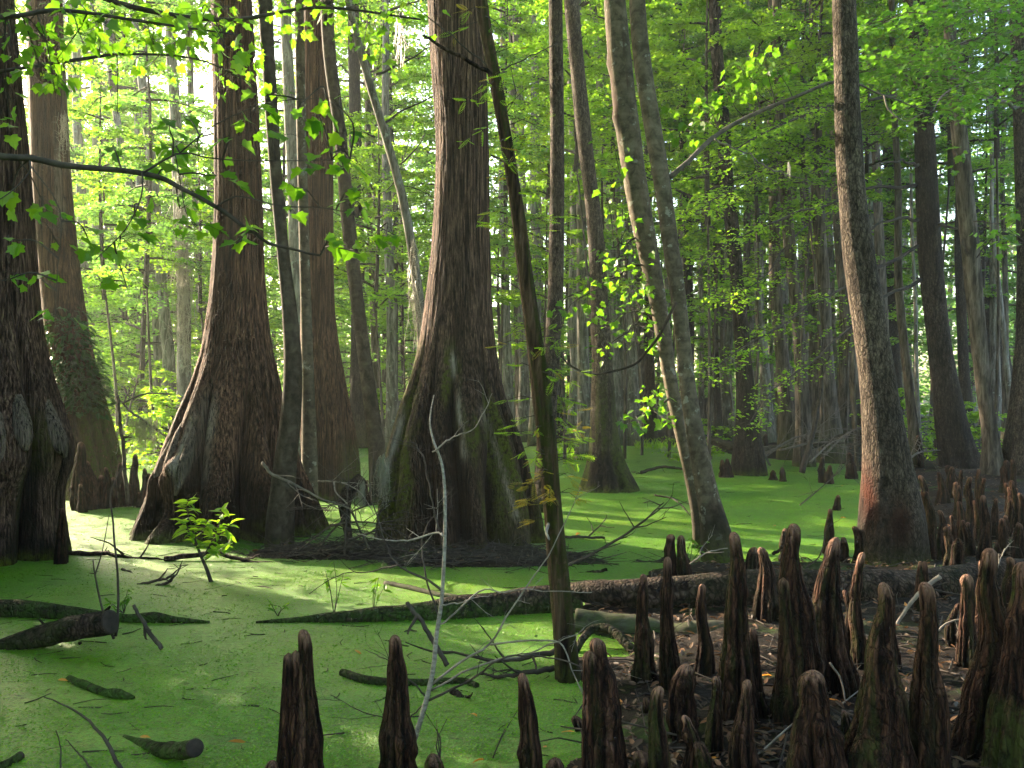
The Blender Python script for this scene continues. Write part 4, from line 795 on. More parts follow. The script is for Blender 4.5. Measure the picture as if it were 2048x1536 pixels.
# in the open water at the bottom
knee((607, 1258), (568, 650, 1580), 'forked cypress knee rising from the open duckweed at the bottom of the view', 24, 1.1, spur=[((580, 1305), (552, 600), 20), ((594, 1300), (575, 610), 15)], moss=.1)
knee((783, 1270), (752, 842, 1575), 'thick blunt dark knee beside the foot of the white sapling', 26, 1.0, moss=.1, bow=-.01)
knee((545, 1521), (520, 575, 1600), 'small pale knee tip low at the left foot of the forked knee', 22, .8, tipc=1)
knee((868, 1508), (845, 900, 1600), 'small dark mossy knee just right of the white sapling foot', 26, .8, moss=.7)
knee((1045, 1346), (1034, 1084, 1580), 'crooked narrow knee with a pinkish tip between sapling and bank', 20, .9, lumps=[(.62, .2, .05, .25)], moss=.1)
knee((1202, 1275), (1168, 1254, 1580), 'stout knee with a second orange scraped head behind its shoulder', 24, .9, spur=[((1178, 1300), (1160, 1212), 26)], moss=.15)
knee((1325, 1372), (1298, 1345, 1585), 'knee with yellow lichen on its left edge, second row from the bottom', 24, .9, moss=.45)
knee((1366, 1328), (1336, 1398, 1478), 'squat knee with a broken bright orange top', 34, .7, tipc=1.3, moss=.1)
knee((1283, 1148), (1264, 1314, 1362), 'smooth dark knee, leftmost of those before the fallen log', 16, 1.1, moss=.25, group=FR)
knee((1344, 1113), (1322, 1368, 1378), 'tall dark knee with a pinkish pointed tip crossing the log edge', 15, 1.1, moss=.15, group=FR)
knee((1405, 1168), (1388, 1428, 1350), 'slim dark knee with a rounded grey tip before the log', 16, 1.2, moss=.1, group=FR)
knee((1468, 1064), (1432, 1520, 1446), 'tallest brown knee, its nicked top above the log', 24, 1.2, bow=-.02, moss=.3, group=FR, lumps=[(.86, PI, .05, .15)])
knee((1530, 1094), (1505, 1560, 1242), 'grey fluted knee leaning against the log', 18, 1.3, moss=.1, group=FR)
knee((1590, 1047), (1545, 1650, 1450), 'tall dark knee with a pinkish club tip, fused to a shorter one', 25, 1.2, moss=.25, group=FR, spur=[((1562, 1155), (1540, 1622), 19)])
knee((1664, 1074), (1622, 1722, 1392), 'wide grey-green fluted knee with a narrow dark neck', 20, .85, moss=.35, group=FR, bow=-.02)
knee((1721, 1104), (1704, 1738, 1336), 'thin sunlit pink-tipped knee standing before the log', 13, 1.1, moss=.4, tipc=1.1, group=FR, lumps=[(.72, PI, .03, .3)])
knee((1757, 1164), (1680, 1830, 1580), 'large grey-green knee with a dark round cap in the right foreground', 25, 1.5, moss=.4, bow=.02)
knee((1841, 1164), (1800, 1906, 1575), 'tall straight red-brown knee with a bright tip in the right foreground', 27, 1.3, moss=.15)
knee((1634, 1340), (1572, 1706, 1590), 'gnarled knee with a lumpy head and an orange scar', 34, 1.0, moss=.35, lumps=[(.8, -1.2, .05, .3), (.9, 2.6, .04, .3), (.68, -.6, .04, -.2)], bow=-.01)
knee((1424, 1352), (1408, 1446, 1512), 'thin knee with yellow moss beside the squat broken knee', 14, 1., moss=.5)
knee((1482, 1360), (1462, 1532, 1570), 'dark knee with a pale bald tip and a lit left edge', 20, 1.2, moss=.1)
knee((1377, 1430), (1358, 1396, 1575), 'short greyish knee with a drooping tip near the bottom', 18, .8)
knee((1410, 1484), (1394, 1432, 1580), 'small bluish-black knee near the bottom between two taller ones', 20, .7, tipc=.3)
knee((1976, 1096), (1898, 1990, 1515), 'long knee leaning right with a knobbly top near the right edge', 24, 1.2, moss=.3, bow=.035, lumps=[(.93, 0, .04, .2)])
knee((2044, 1124), (1962, 2108, 1570), 'massive mossy knee cut by the right edge', 34, 1.0, moss=.75, bow=.02)
knee((1932, 1148), (1914, 1956, 1335), 'pink-topped knee with two small knobs behind the leaning knee', 22, 1.1, tipc=1.2, lumps=[(.93, PI, .03, .35)])
knee((1695, 1422), (1680, 1716, 1490), 'small speckled dark knee between the gnarled and the grey-green knee', 14, 1.1)
knee((1778, 1192), (1768, 1802, 1338), 'slim pale-tipped knee half hidden by the grey-green knee', 11, 1.2)
knee((1505, 1256), (1494, 1528, 1402), 'thin dark knee half hidden behind the tallest brown knee', 13, 1.2)
knee((1838, 1122), (1828, 1858, 1222), 'twin dark fingers of a knee before the log right of the big furrowed trunk', 10, 1., spur=[((1847, 1122), (1838, 1864), 10)])
knee((2016, 1114), (2002, 2040, 1215), 'dark rounded knee in front of the log close to the right edge', 18, 1.1)
knee((1958, 1120), (1948, 1984, 1330), 'dark slender knee right behind the knobbly leaning one', 13, 1.2)
knee((1280, 1395), (1283, 1300, 1425), 'tiny pinkish knee bud behind the yellow fallen leaf', 9, .8)
knee((1156, 1430), (1148, 1176, 1462), 'little red-brown knee stump at the left foot of the stout forked knee', 18, .7)
knee((1265, 1500), (1256, 1300, 1570), 'low round knee stub at the bottom near fallen twigs', 26, .7)
knee((1112, 1514), (1092, 1136, 1590), 'low dark knee dome at the bottom left of the bank', 28, .7)
knee((1446, 1268), (1440, 1462, 1330), 'short dark knee in shade under the log', 10, 1.1)
knee((1690, 1180), (1680, 1706, 1330), 'shaded slim knee behind the wide grey-green fluted knee', 11, 1.2)
# behind the log
BH = 'cypress knees behind the log'
knee((1346, 1068), (1328, 1362, 1158), 'broken dark knee with a jagged head behind the log, beside the pale trunk', 20, 1., group=BH)
knee((1366, 1070), (1354, 1386, 1158), 'dark twin of the jagged knee behind the log', 14, 1., group=BH)
knee((1510, 1094), (1500, 1534, 1142), 'small dark knee behind the log near the pale twin trunks', 16, 1.1, group=BH)
knee((1656, 1017), (1646, 1672, 1108), 'pointed dark knee in the green water behind the log', 11, 1.2, group=BH)
knee((1682, 1074), (1670, 1698, 1130), 'rounded dark knee behind the narrow-necked knee', 14, 1.1, group=BH)
knee((1572, 1056), (1558, 1596, 1132), 'dark knee shadowed behind the club-tipped knee', 15, 1.1, group=BH)
knee((1505, 1094), (1488, 1516, 1155), 'short grey knee touching the back of the log', 16, .9, group=BH)
knee((1672, 990), (1664, 1682, 1021), 'little knee alone in the green water left of the big furrowed trunk', 9, .9, group=BH)
knee((1713, 1052), (1702, 1726, 1132), 'dark knee against the left foot of the big furrowed trunk', 13, 1., group=BH)
# right bank behind the log
RB = 'cypress knees crowded on the right bank'
for q in [((1844, 950), (1836, 1862, 1045), 'slim sunlit knee close behind the big furrowed trunk', 9, 1.1), ((1857, 982), (1846, 1878, 1118), 'tall sunlit knee touching the right side of the big furrowed trunk', 10, .1),
          ((1882, 1020), (1874, 1900, 1120), 'brightly sunlit pinkish knee right of the big furrowed trunk', 9, 1.1), ((1896, 1052), (1884, 1916, 1138), 'dark knee beside the brightly sunlit pinkish one', 12, .2),
          ((1878, 944), (1870, 1900, 1008), 'grey pointed knee at the foot of the dark branching trunk', 8, .2), ((1898, 930), (1886, 1922, 980), 'broad grey knee hump before the dark branching trunk', 14, .2),
          ((1936, 953), (1922, 1956, 1082), 'tall dark knee before the bottle-footed trunk', 10, .5), ((1921, 1002), (1910, 1936, 1090), 'dark mossy knee left of the tall one before the bottle-footed trunk', 11, .2),
          ((1937, 1044), (1928, 1954, 1110), 'short brown knee on the bank between taller ones', 9, .5), ((1968, 990), (1954, 1988, 1125), 'tall knee with a sunlit left edge on the right bank', 11, 1.1),
          ((1990, 996), (1980, 2004, 1080), 'slim dark knee on the right bank beside the sunlit-edged one', 8, .5), ((2004, 1036), (1992, 2020, 1112), 'reddish knee on the right bank, one of the lower ones', 13, .8),
          ((2026, 960), (2016, 2044, 1060), 'grey knee with a small crown near the right edge', 11, .4), ((2036, 1046), (2024, 2060, 1130), 'dark stout knee at the right edge above the log', 15, .5),
          ((2044, 985), (2034, 2062, 1075), 'slim knee at the right edge behind the stout dark one', 9, .4), ((1998, 1086), (1990, 2010, 1126), 'tiny knee beside the reddish knee on the bank', 9, .3),
          ((1914, 1076), (1898, 1934, 1142), 'split low dark knee just above the log on the right', 18, .1), ((2012, 920), (1998, 2036, 985), 'dark knee at the foot of the trunk cut by the right edge', 12, .2),
          ((1862, 1022), (1850, 1872, 1100), 'narrow shaded knee in the crowd right of the furrowed trunk', 9, .2), ((1950, 1000), (1944, 1966, 1092), 'narrow dark knee behind the tall one on the bank', 9, .2)]:
    knee(q[0], q[1], q[2], q[3], 1.15, tipc=q[4], moss=.25, group=RB)
# in the water farther back
for q in [((1444, 919), (1436, 1456, 955), 'dark pointed knee left of the dark straight tupelo, left one of a pair'), ((1455, 917), (1448, 1468, 955), 'dark pointed knee left of the dark straight tupelo, right one of a pair'), ((1566, 934), (1558, 1574, 963), 'little knee in the water just right of the dark straight tupelo'),
          ((1546, 940), (1536, 1556, 960), 'low knee touching the base of the dark straight tupelo'), ((1644, 914), (1636, 1656, 966), 'narrow dark knee in the small group left of the furrowed trunk'), ((1658, 930), (1646, 1670, 968), 'blunt dark knee in the small group left of the furrowed trunk'),
          ((1700, 905), (1688, 1718, 958), 'wide dark knee hump close to the left side of the furrowed trunk'), ((1532, 868), (1528, 1540, 900), 'faint pale knee among the dead branches'), ((1834, 870), (1826, 1848, 935), 'dark knee in the deep shade right of the furrowed trunk')]:
    knee(q[0], q[1], q[2], 8, 1.1, tipc=.5, moss=.3, group='cypress knees in the farther water')
for q in [((164, 884), (142, 190, 1012), 'tall pale knee at the base of the fern-draped cypress', 11), ((174, 921), (160, 200, 1010), 'narrow knee beside the tall pale one at the fern-draped cypress', 8), ((159, 951), (148, 172, 1012), 'short pink-tipped knee in front of the tall pale one', 8),
          ((164, 968), (156, 176, 1016), 'stubby mossy knee lowest at the fern-draped cypress', 9), ((181, 944), (170, 200, 1010), 'dark red knee in the middle of the ring of knees', 8), ((200, 950), (188, 214, 1008), 'orange blunt knee in the ring of knees', 12),
          ((213, 934), (202, 228, 1008), 'pointed reddish knee right of the orange blunt one', 8), ((224, 954), (216, 240, 1006), 'low knee in front of the pointed reddish one', 8), ((238, 925), (222, 262, 1004), 'broad red-brown knee at the right side of the ring', 12),
          ((257, 966), (246, 268, 1004), 'small dark knee near the water at the right of the ring', 8), ((268, 908), (258, 286, 1000), 'dark pointed knee at the right edge of the fern-draped cypress', 8), ((276, 984), (268, 286, 1006), 'tiny knee at the waterline of the ring', 7),
          ((289, 936), (278, 302, 998), 'dark knee second from the right end of the ring', 8), ((298, 946), (288, 308, 996), 'sunlit-tipped knee at the right end of the ring', 8)]:
    knee(q[0], (q[1][0], q[1][1], q[1][2]+9), q[2], q[3], 1.1, tipc=.8, moss=.35, group='ring of knees round the fern-draped cypress')
for q in [((811, 1010), (800, 824, 1082), 'pale little knee in a hollow of the giant fluted cypress', 7), ((841, 1018), (830, 856, 1080), 'dark little knee in a hollow of the giant fluted cypress', 8), ((860, 1040), (850, 872, 1084), 'low pinkish knee at the foot of the giant fluted cypress', 8),
          ((120, 1016), (108, 136, 1128), 'narrow root spike at the right side of the leftmost cypress', 10), ((732, 960), (724, 744, 1010), 'thin dark knee between the stripy and the giant cypress', 7)]:
    knee(q[0], q[1], q[2], q[3], 1.1, tipc=.6, moss=.3, group='small knees against the big trunks')

rk = np.random.default_rng(91); xs = sorted(rk.uniform(1862, 2046, 17)); ys_ = rk.uniform(985, 1112, 17)
ORDK = ['leftmost', 'second', 'third', 'fourth', 'fifth', 'sixth', 'seventh', 'eighth', 'ninth', 'tenth', 'eleventh', 'twelfth', 'thirteenth', 'fourteenth', 'fifteenth', 'sixteenth', 'seventeenth']
for k in range(17):
    h = rk.uniform(38, 92); w_ = rk.uniform(7, 12)
    knee((xs[k]+rk.normal(0, 3), ys_[k]-h), (xs[k]-w_, xs[k]+w_, ys_[k]), '%s from the left of the low shaded knees crowding the right bank' % ORDK[k], 8, 1.1, tipc=rk.uniform(.2, .9), moss=.2, group='low shaded knees on the right bank')
xs = sorted(rk.uniform(1440, 2030, 12)); ys_ = rk.uniform(1260, 1500, 12)
for k in range(12):
    h = rk.uniform(45, 120); w_ = rk.uniform(9, 14)
    knee((xs[k]+rk.normal(0, 4), ys_[k]-h), (xs[k]-w_, xs[k]+w_, ys_[k]), '%s from the left of the short dark knees between the tall foreground knees' % ORDK[k], 11, 1.1, tipc=rk.uniform(.1, .7), moss=.25, group='short dark knees between the tall ones')
# ---------- logs, dead branches, saplings, plants, litter
def log(name, pts, label, mat='log', moss=.7, seg=28, n=60, rough=.12, seed=0, end=None, cat='log', stubs=(), wet=.3, k=.45, zb=0., group=None):
    """pts: (px, py of the axis, radius px, depth)"""
    if k is not None: pts = [(x, y, r, F*(H-zb)/((y-HY)+k*r)) for x, y, r, Y in pts]
    P = np.array([at(x, y, Y) for x, y, r, Y in pts]); r = np.array([p[2]/F*p[3] for p in pts])
    Q = catmull(P, n); u = np.linspace(0, 1, n); rr = np.interp(u, np.linspace(0, 1, len(r)), r)
    Q[:, 2] += .25*rr*vn(u*6, seed, 0, 3)
    og = np.array((Q[n//2][0], Q[n//2][1], 0)); w = MB(); V = w.tube(Q, rr*(1+.06*vn(u*14, seed, 2)), seg, rough, seed)
    z = V[:, 2]; f = fbm(V[:, 0]*4, V[:, 1]*4, V[:, 2]*4, seed+5, 3); h = sst(.16, .0, z)
    col = np.stack([np.clip(moss*(sst(-.1, .25, f)*.5+h*.9), 0, 1), wet*h, 0*z], -1); w.col[0] = col; w.col[1] = np.zeros((2, 3))
    o = tag(w.build(name, M[mat], None, og), label, cat, group)
    if end is not None:
        for e in (end if isinstance(end, (list, tuple)) else [end]):
            i = -1 if e else 0; t = (Q[-1]-Q[-2]) if e else (Q[0]-Q[1]); t /= np.linalg.norm(t)
            c = MB(); ra = rr[i]; c.tube(np.array([Q[i]-t*.01, Q[i]+t*.004, Q[i]+t*.006]), np.array((ra*1.02, ra*1.0, ra*.8)), 22, .08, seed); c.build('cut_end', M['endgrain'], o, og)
    for x0, y0, x1, y1, r0, Y in stubs:
        c = MB(); c.tube(np.array([at(x0, y0, Y), at((x0+x1)/2, (y0+y1)/2, Y-.02), at(x1, y1, Y-.03)]), np.array((r0, r0*.8, r0*.5)), 8, .2, seed); c.build('branch_stub', M[mat], o, og)
    return o
log('fallen_log', [(512, 1245, 3, 6.22), (600, 1240, 8, 6.22), (700, 1235, 15, 6.25), (800, 1228, 21, 6.3), (900, 1219, 29, 6.35), (1000, 1211, 31, 6.4), (1080, 1207, 30, 6.45), (1160, 1204, 34, 6.5)], 'long dark log tapering to a point in the duckweed across the middle', end=1, seed=1, stubs=[(826, 1216, 812, 1205, .012, 6.3)])
log('fallen_log', [(1140, 1183, 18, 6.9), (1250, 1184, 30, 6.8), (1380, 1184, 33, 6.8), (1520, 1180, 38, 6.8), (1700, 1178, 40, 6.8), (1850, 1172, 38, 6.9), (2000, 1158, 36, 7.1), (2120, 1150, 34, 7.2)], 'long dark red-brown log lying on the bank behind the knees', end=0, seed=2, moss=.2, wet=.2, k=.8, zb=.09)
log('fallen_log', [(-60, 1300, 10, 5.66), (0, 1293, 14, 5.62), (60, 1280, 21, 5.6), (130, 1262, 24, 5.56), (222, 1245, 25, 5.5)], 'short cut log resting tilted in the water at the left edge', k=None, end=1, seed=3, moss=.5, stubs=[(212, 1222, 220, 1213, .014, 5.78), (92, 1254, 78, 1238, .01, 5.6), (160, 1285, 161, 1300, .012, 5.7)])
log('fallen_log', [(-70, 1218, 24, 6.2), (60, 1222, 20, 6.2), (160, 1231, 15, 6.2), (250, 1238, 10, 6.18), (310, 1238, 13, 6.18), (345, 1241, 8, 6.15), (418, 1245, 3, 6.12)], 'half-sunken log with a mossy knob, behind the tilted cut log', seed=4, moss=.9)
log('driftwood', [(138, 1358, 7, 4.85), (165, 1368, 9, 4.83), (205, 1384, 9, 4.72), (240, 1391, 11, 4.68), (268, 1396, 4, 4.66)], 'small mossy stick log floating alone near the lower left', seed=5, moss=1., cat='driftwood', n=40, seg=16)
log('driftwood', [(248, 1474, 4, 4.16), (290, 1488, 11, 4.05), (325, 1500, 16, 3.93), (355, 1502, 17, 3.87), (390, 1496, 18, 3.76)], 'mossy curved log with a black cut end at the bottom left', k=None, seed=6, moss=.95, end=1, cat='driftwood', n=44, seg=22)
log('driftwood', [(-30, 1545, 10, 3.8), (10, 1530, 9, 3.8), (40, 1513, 9, 3.78)], 'dark stick end poking in at the lower left corner', seed=7, cat='driftwood', n=20, seg=14, end=1)
log('driftwood', [(684, 1346, 8, 5.05), (740, 1362, 10, 5.0), (840, 1366, 8, 4.95), (920, 1362, 8, 4.95), (955, 1372, 6, 4.9)], 'dark crooked driftwood behind the blunt knee and the sapling', seed=8, moss=.5, cat='driftwood', n=40, seg=14)
log('fallen_log', [(1152, 1248, 26, 6.05), (1230, 1252, 27, 6.0), (1330, 1262, 22, 5.95), (1400, 1268, 24, 5.9), (1470, 1266, 22, 5.9)], 'weathered grey log plastered with duckweed below the dark bank log', 'grey_log', 1., seed=9, moss=.8) if False else log('fallen_log', [(1152, 1248, 26, 6.05), (1230, 1252, 27, 6.0), (1330, 1262, 22, 5.95), (1400, 1268, 24, 5.9), (1470, 1266, 22, 5.9)], 'weathered grey log plastered with duckweed below the dark bank log', mat='grey_log', moss=.45, rough=.3, seed=9)
log('driftwood', [(1150, 1306, 6, 5.5), (1166, 1276, 8, 5.6), (1190, 1256, 9, 5.7), (1225, 1263, 10, 5.65), (1266, 1302, 9, 5.5)], 'arched grey root behind the foot of the mossy leaning trunk', k=None, moss=.3, seed=10, cat='driftwood', n=40, seg=12)
log('driftwood', [(770, 1166, 5, 7.5), (820, 1176, 6, 7.3), (880, 1190, 6, 7.1), (925, 1197, 5, 7.0)], 'pale sunken branch scummed over just above the long tapering log', mat='grey_log', moss=.2, seed=11, cat='driftwood', n=30, seg=10)
log('driftwood', [(700, 1090, 6, 9.2), (690, 1000, 14, 9.3), (724, 955, 12, 9.4)], 'dark broken stump among the tangle left of the giant fluted cypress', k=None, seed=12, cat='driftwood', n=24, seg=14, moss=.3)
log('driftwood', [(1420, 880, 9, 20), (1460, 893, 10, 19.5), (1540, 903, 8, 19)], 'pale fallen branch beside the dark straight tupelo', k=None, mat='grey_log', seed=14, cat='driftwood', n=24, seg=10, moss=.1, wet=0)
log('driftwood', [(1120, 880, 6, 31.), (1240, 882, 7, 31.), (1400, 884, 6, 30.5)], 'thin dark log along the far shore', k=None, seed=15, cat='driftwood', n=24, seg=10)
log('driftwood', [(1590, 905, 7, 20.), (1660, 880, 6, 19.5), (1760, 850, 4, 19)], 'bare grey pole leaning in the far tangle', k=None, mat='grey_log', seed=16, cat='driftwood', n=24, seg=8, wet=0)

rg = np.random.default_rng(202)
def wander(P0, d, L, r, depth, w, rg, seg=5, bend=.35, up=.0):
    k = 6; P = [np.array(P0, float)]; d = np.array(d, float); d /= np.linalg.norm(d)
    for i in range(k):
        d = d+rg.normal(0, bend*.4, 3)*np.array((1, 1, .7))+np.array((0, 0, up)); d /= np.linalg.norm(d); P.append(P[-1]+d*L/k)
    Q = catmull(P, 10); w.tube(Q, np.linspace(r, r*.4, 10), seg, caps=False)
    if depth > 0:
        for i in range(int(rg.integers(1, 4))):
            j = int(rg.integers(3, 9)); dd = d+rg.normal(0, .8, 3)*np.array((1, 1, .6)); wander(Q[j], dd, L*rg.uniform(.3, .65), r*.55, depth-1, w, rg, max(3, seg-1), bend, up)
    return Q
def dead(label, pts, r0, r1, mat='twig', sub=0, name='dead_branch', cat='branch', sl=.25, side=None, n=30, up=0., extra=(), group=None):
    """a bare branch along (px, py, depth) points with random side twigs"""
    w = MB(); P = np.array([at(*p) for p in pts]); Q = catmull(P, n); Q = Q+np.stack([vn(np.arange(n)*.6, k, hash(label) % 7*0, 3) for k in range(3)], -1)*r0*.5
    w.tube(Q, np.linspace(r0, r1, n), 7, .12)
    for e, a, b in extra: w.tube(catmull(np.array([at(*p) for p in e]), 16), np.linspace(a, b, 16), 5, .1)
    for i in range(sub):
        j = int(rg.integers(n//5, n-2)); t = Q[j+1]-Q[j]; t /= np.linalg.norm(t)
        wander(Q[j], t+rg.normal(0, .8, 3)*np.array((1, .7, .8))+np.array((0, 0, up)), sl*rg.uniform(.5, 1.3), max(r1, r0*.4), 1, w, rg, 4)
    return tag(w.build(name, M[mat], None, (Q[0][0], Q[0][1], 0)), label, cat, group)
# the white sapling
sp = empty('bare_sapling', at(822, 1500, 4.0)*np.array((1, 1, 0)), 'thin white-barked leafless sapling leaning over the water in front', 'sapling'); og = np.array(sp.location)
YS = 4.0
w = MB(); stem = catmull(np.array([at(x, y, YS) for x, y in [(800, 1570), (822, 1500), (850, 1410), (866, 1340), (873, 1270), (883, 1200), (889, 1100), (890, 1000), (884, 930), (868, 885), (860, 850), (862, 820), (868, 790)]]), 70)
w.tube(stem, np.concatenate([np.linspace(.014, .008, 36), np.linspace(.008, .002, 34)]), 12, .08, 3); w.build('stem', M['birch'], sp, og)
def sap(L, r0, r1, mat='birch', sub=0, Y1=3.8):
    w = MB(); Q = catmull(pts_at(L, YS, Y1), 26); Q = Q+np.stack([vn(np.arange(26)*.7, k, L[-1][0], 3) for k in range(3)], -1)*.006; w.tube(Q, np.linspace(r0, r1, 26), 6, .1)
    for i in range(sub):
        j = int(rg.integers(5, 24)); t = Q[j+1]-Q[j]; t /= np.linalg.norm(t)+1e-9; wander(Q[j], t+rg.normal(0, .7, 3)*np.array((1, .6, .9)), rg.uniform(.08, .25), r1*1.1, 1, w, rg, 4)
    w.build('branch', M[mat], sp, og)
sap([(866, 1368), (930, 1320), (980, 1288), (1020, 1225), (1060, 1165), (1105, 1095), (1140, 1020), (1162, 975)], .0065, .0016, 'twig_pale', 5)
sap([(862, 1380), (960, 1330), (1050, 1310), (1110, 1285), (1155, 1270), (1168, 1255)], .0055, .0016, 'twig_pale', 4)
sap([(858, 1400), (940, 1362), (1000, 1318), (1080, 1312), (1160, 1332), (1245, 1362)], .006, .002, 'twig', 3, 3.7)
sap([(980, 1290), (1050, 1282), (1120, 1284), (1140, 1330), (1162, 1380), (1188, 1420)], .005, .0018, 'twig_pale', 2, 3.7)
sap([(888, 1180), (835, 1150), (790, 1125), (770, 1080), (750, 1020), (735, 960)], .006, .002, 'twig', 4, 4.2)
sap([(880, 1235), (862, 1190), (850, 1140), (845, 1085), (860, 1040), (900, 1015), (908, 1010)], .005, .002, 'twig', 3, 4.2)
sap([(888, 1072), (870, 1066), (820, 1080), (770, 1080), (715, 1068)], .006, .002, 'birch', 3, 4.2)
sap([(889, 1090), (872, 1040), (856, 960), (846, 910), (820, 880)], .005, .0018, 'twig', 4, 4.2)
sap([(866, 905), (905, 875), (950, 855), (985, 788)], .004, .0015, 'twig_pale', 2, 3.9)
sap([(882, 1210), (920, 1206), (948, 1196), (985, 1190)], .004, .0015, 'twig_pale', 1, 3.9)
sap([(878, 1250), (900, 1235), (960, 1180), (1005, 1185), (1050, 1178), (1100, 1182), (1185, 1184)], .005, .0018, 'twig_pale', 2, 3.8)
sap([(800, 1130), (740, 1142), (680, 1150), (618, 1188)], .004, .0015, 'twig', 2, 4.3)
sap([(846, 1410), (800, 1440), (720, 1420), (660, 1390)], .004, .0015, 'twig', 4, 4.1)
sap([(852, 1395), (790, 1330), (730, 1300)], .004, .0015, 'twig', 3, 4.1)
# twigs and sticks
DB = dead
DB('two-pronged bare twig standing in the water at the left', [(232, 1272, 5.6), (236, 1240, 5.6), (234, 1150, 5.6), (226, 1040, 5.6), (222, 985, 5.6), (254, 916, 5.7)], .010, .003, sub=1, sl=.12, extra=[([(228, 1278, 5.6), (205, 1220, 5.6), (190, 1150, 5.6), (186, 1120, 5.6)], .009, .004), ([(190, 1150, 5.6), (205, 1100, 5.6), (218, 1030, 5.65)], .005, .002), ([(192, 1148, 5.6), (178, 1146, 5.6)], .004, .002)])
DB('dark diagonal stick stuck in the duckweed at the left', [(268, 1210, 5.4), (292, 1255, 5.35), (324, 1296, 5.3)], .010, .014, sub=2, sl=.08)
DB('long curved dark stem in the bottom left corner', [(255, 1560, 3.7), (215, 1490, 3.8), (165, 1430, 4.0), (88, 1392, 4.15)], .010, .003, sub=0)
DB('short curved stem rising at the bottom left', [(190, 1545, 3.75), (160, 1510, 3.85), (132, 1478, 3.95)], .005, .002)
DB('short upright stem at the bottom left', [(122, 1545, 3.75), (120, 1490, 3.8), (112, 1460, 3.8)], .004, .002)
DB('grey branch reaching from the reddish cypress toward the tangle', [(525, 925, 8.6), (548, 950, 8.5), (600, 975, 8.4), (650, 1000, 8.4), (700, 1016, 8.4)], .016, .007, 'branchgrey', 4, sl=.4)
DB('pale curved branch in the tangle left of the giant fluted cypress', [(636, 962, 8.8), (680, 965, 8.7), (720, 985, 8.6), (750, 1030, 8.5)], .009, .004, 'twig_pale', 4, sl=.4, extra=[([(668, 964, 8.7), (672, 985, 8.6), (695, 1008, 8.5)], .010, .005)])
for k, (a, b, l) in enumerate([((640, 1090, 8.6), (760, 1000, 8.9), 'thin dead branch slanting up through the tangle'), ((600, 1100, 8.5), (735, 1070, 8.6), 'low dead branch along the debris mound'), ((690, 1110, 8.4), (700, 960, 8.8), 'upright dead branch in the tangle'),
                               ((660, 1050, 8.6), (790, 1050, 8.5), 'level dead branch at the foot of the giant fluted cypress'), ((740, 1100, 8.4), (640, 1020, 8.8), 'dead branch leaning left in the tangle'), ((700, 1080, 8.3), (860, 1100, 8.2), 'dead branch lying on the front of the debris mound')]):
    m = tuple((np.array(a)+np.array(b))/2+np.array((0, rg.normal(-18, 14), 0))); DB(l, [a, m, b], .012, .004, ['twig', 'twig_dark'][k % 2], 7, sl=.45, group='dead branches in the tangle')
DB('lichened branch rising right from the mossy leaning trunk over green water', [(1100, 1148, 7.4), (1180, 1110, 7.4), (1250, 1070, 7.3), (1300, 1030, 7.2), (1328, 1004, 7.2)], .016, .005, 'twig', 7, sl=.3)
DB('dark straight stick floating behind the mossy leaning trunk', [(1120, 1074, 9.8), (1210, 1075, 9.8)], .018, .014, 'twig_dark', 1)
DB('dark knobbly branch in the duckweed left of the sapling plant', [(135, 1106, 8.9), (200, 1108, 8.8), (260, 1114, 8.7), (330, 1118, 8.6)], .030, .008, 'log', 3, sl=.25)
DB('crusty branch lying under the green sapling plant', [(330, 1118, 8.55), (420, 1108, 8.6), (500, 1122, 8.5), (585, 1128, 8.5)], .030, .012, 'log', 5, sl=.25)
DB('branched black stick floating below the green sapling plant', [(275, 1170, 7.5), (320, 1160, 7.5), (345, 1152, 7.5)], .014, .010, 'twig_dark', 3, sl=.18)
DB('forked black stick right of the branched one in the duckweed', [(312, 1172, 7.45), (335, 1166, 7.45), (350, 1150, 7.4)], .016, .010, 'twig_dark', 1, sl=.15)
DB('black stub of stick in the duckweed near the leftmost cypress', [(245, 1138, 8.1), (262, 1146, 8.0), (275, 1152, 7.95)], .014, .008, 'twig_dark', 1, sl=.1)
DB('knotted grey twig floating in mid water', [(460, 1178, 7.4), (520, 1174, 7.4), (550, 1180, 7.3), (572, 1196, 7.2)], .010, .004, 'twig', 3, sl=.12)
DB('dark curved branch sunken behind the sapling, reaching right', [(905, 1380, 4.75), (955, 1412, 4.65), (1035, 1438, 4.5)], .020, .010, 'log', 3, sl=.2)
DB('slanting brown stick behind the white sapling', [(815, 1205, 5.0), (850, 1255, 4.9), (895, 1330, 4.85)], .012, .014, 'twig', 1, sl=.15)
DB('dark branch under the foot of the mossy leaning trunk, pointing left', [(1145, 1290, 5.3), (1080, 1310, 5.25), (1000, 1320, 5.2), (880, 1300, 5.3)], .022, .006, 'twig_dark', 4, sl=.25)
DB('second dark branch left of the mossy trunk foot', [(1110, 1335, 5.05), (1060, 1345, 5.0), (1000, 1352, 5.0), (960, 1346, 5.05)], .018, .006, 'twig_dark', 4, sl=.25)
DB('spiky stick in the green water right of the lone tupelo', [(1282, 945, 14.5), (1320, 935, 14.6), (1370, 938, 14.4), (1420, 942, 14.3)], .03, .012, 'twig_dark', 6, sl=.5)
DB('floating dark stick right of the floating debris near the log', [(1235, 1132, 8.4), (1290, 1126, 8.5), (1340, 1118, 8.5)], .018, .014, 'twig_dark', 2, sl=.15)
DB('dark mossy stick floating left of the bank log', [(1150, 1150, 8.0), (1190, 1145, 8.0), (1215, 1138, 8.0)], .020, .014, 'log', 1, sl=.1)
DB('white peeled stick leaning among the right foreground knees', [(1788, 1258, 5.6), (1815, 1215, 5.6), (1845, 1180, 5.6), (1880, 1152, 5.6)], .010, .016, 'twig_pale', 0)
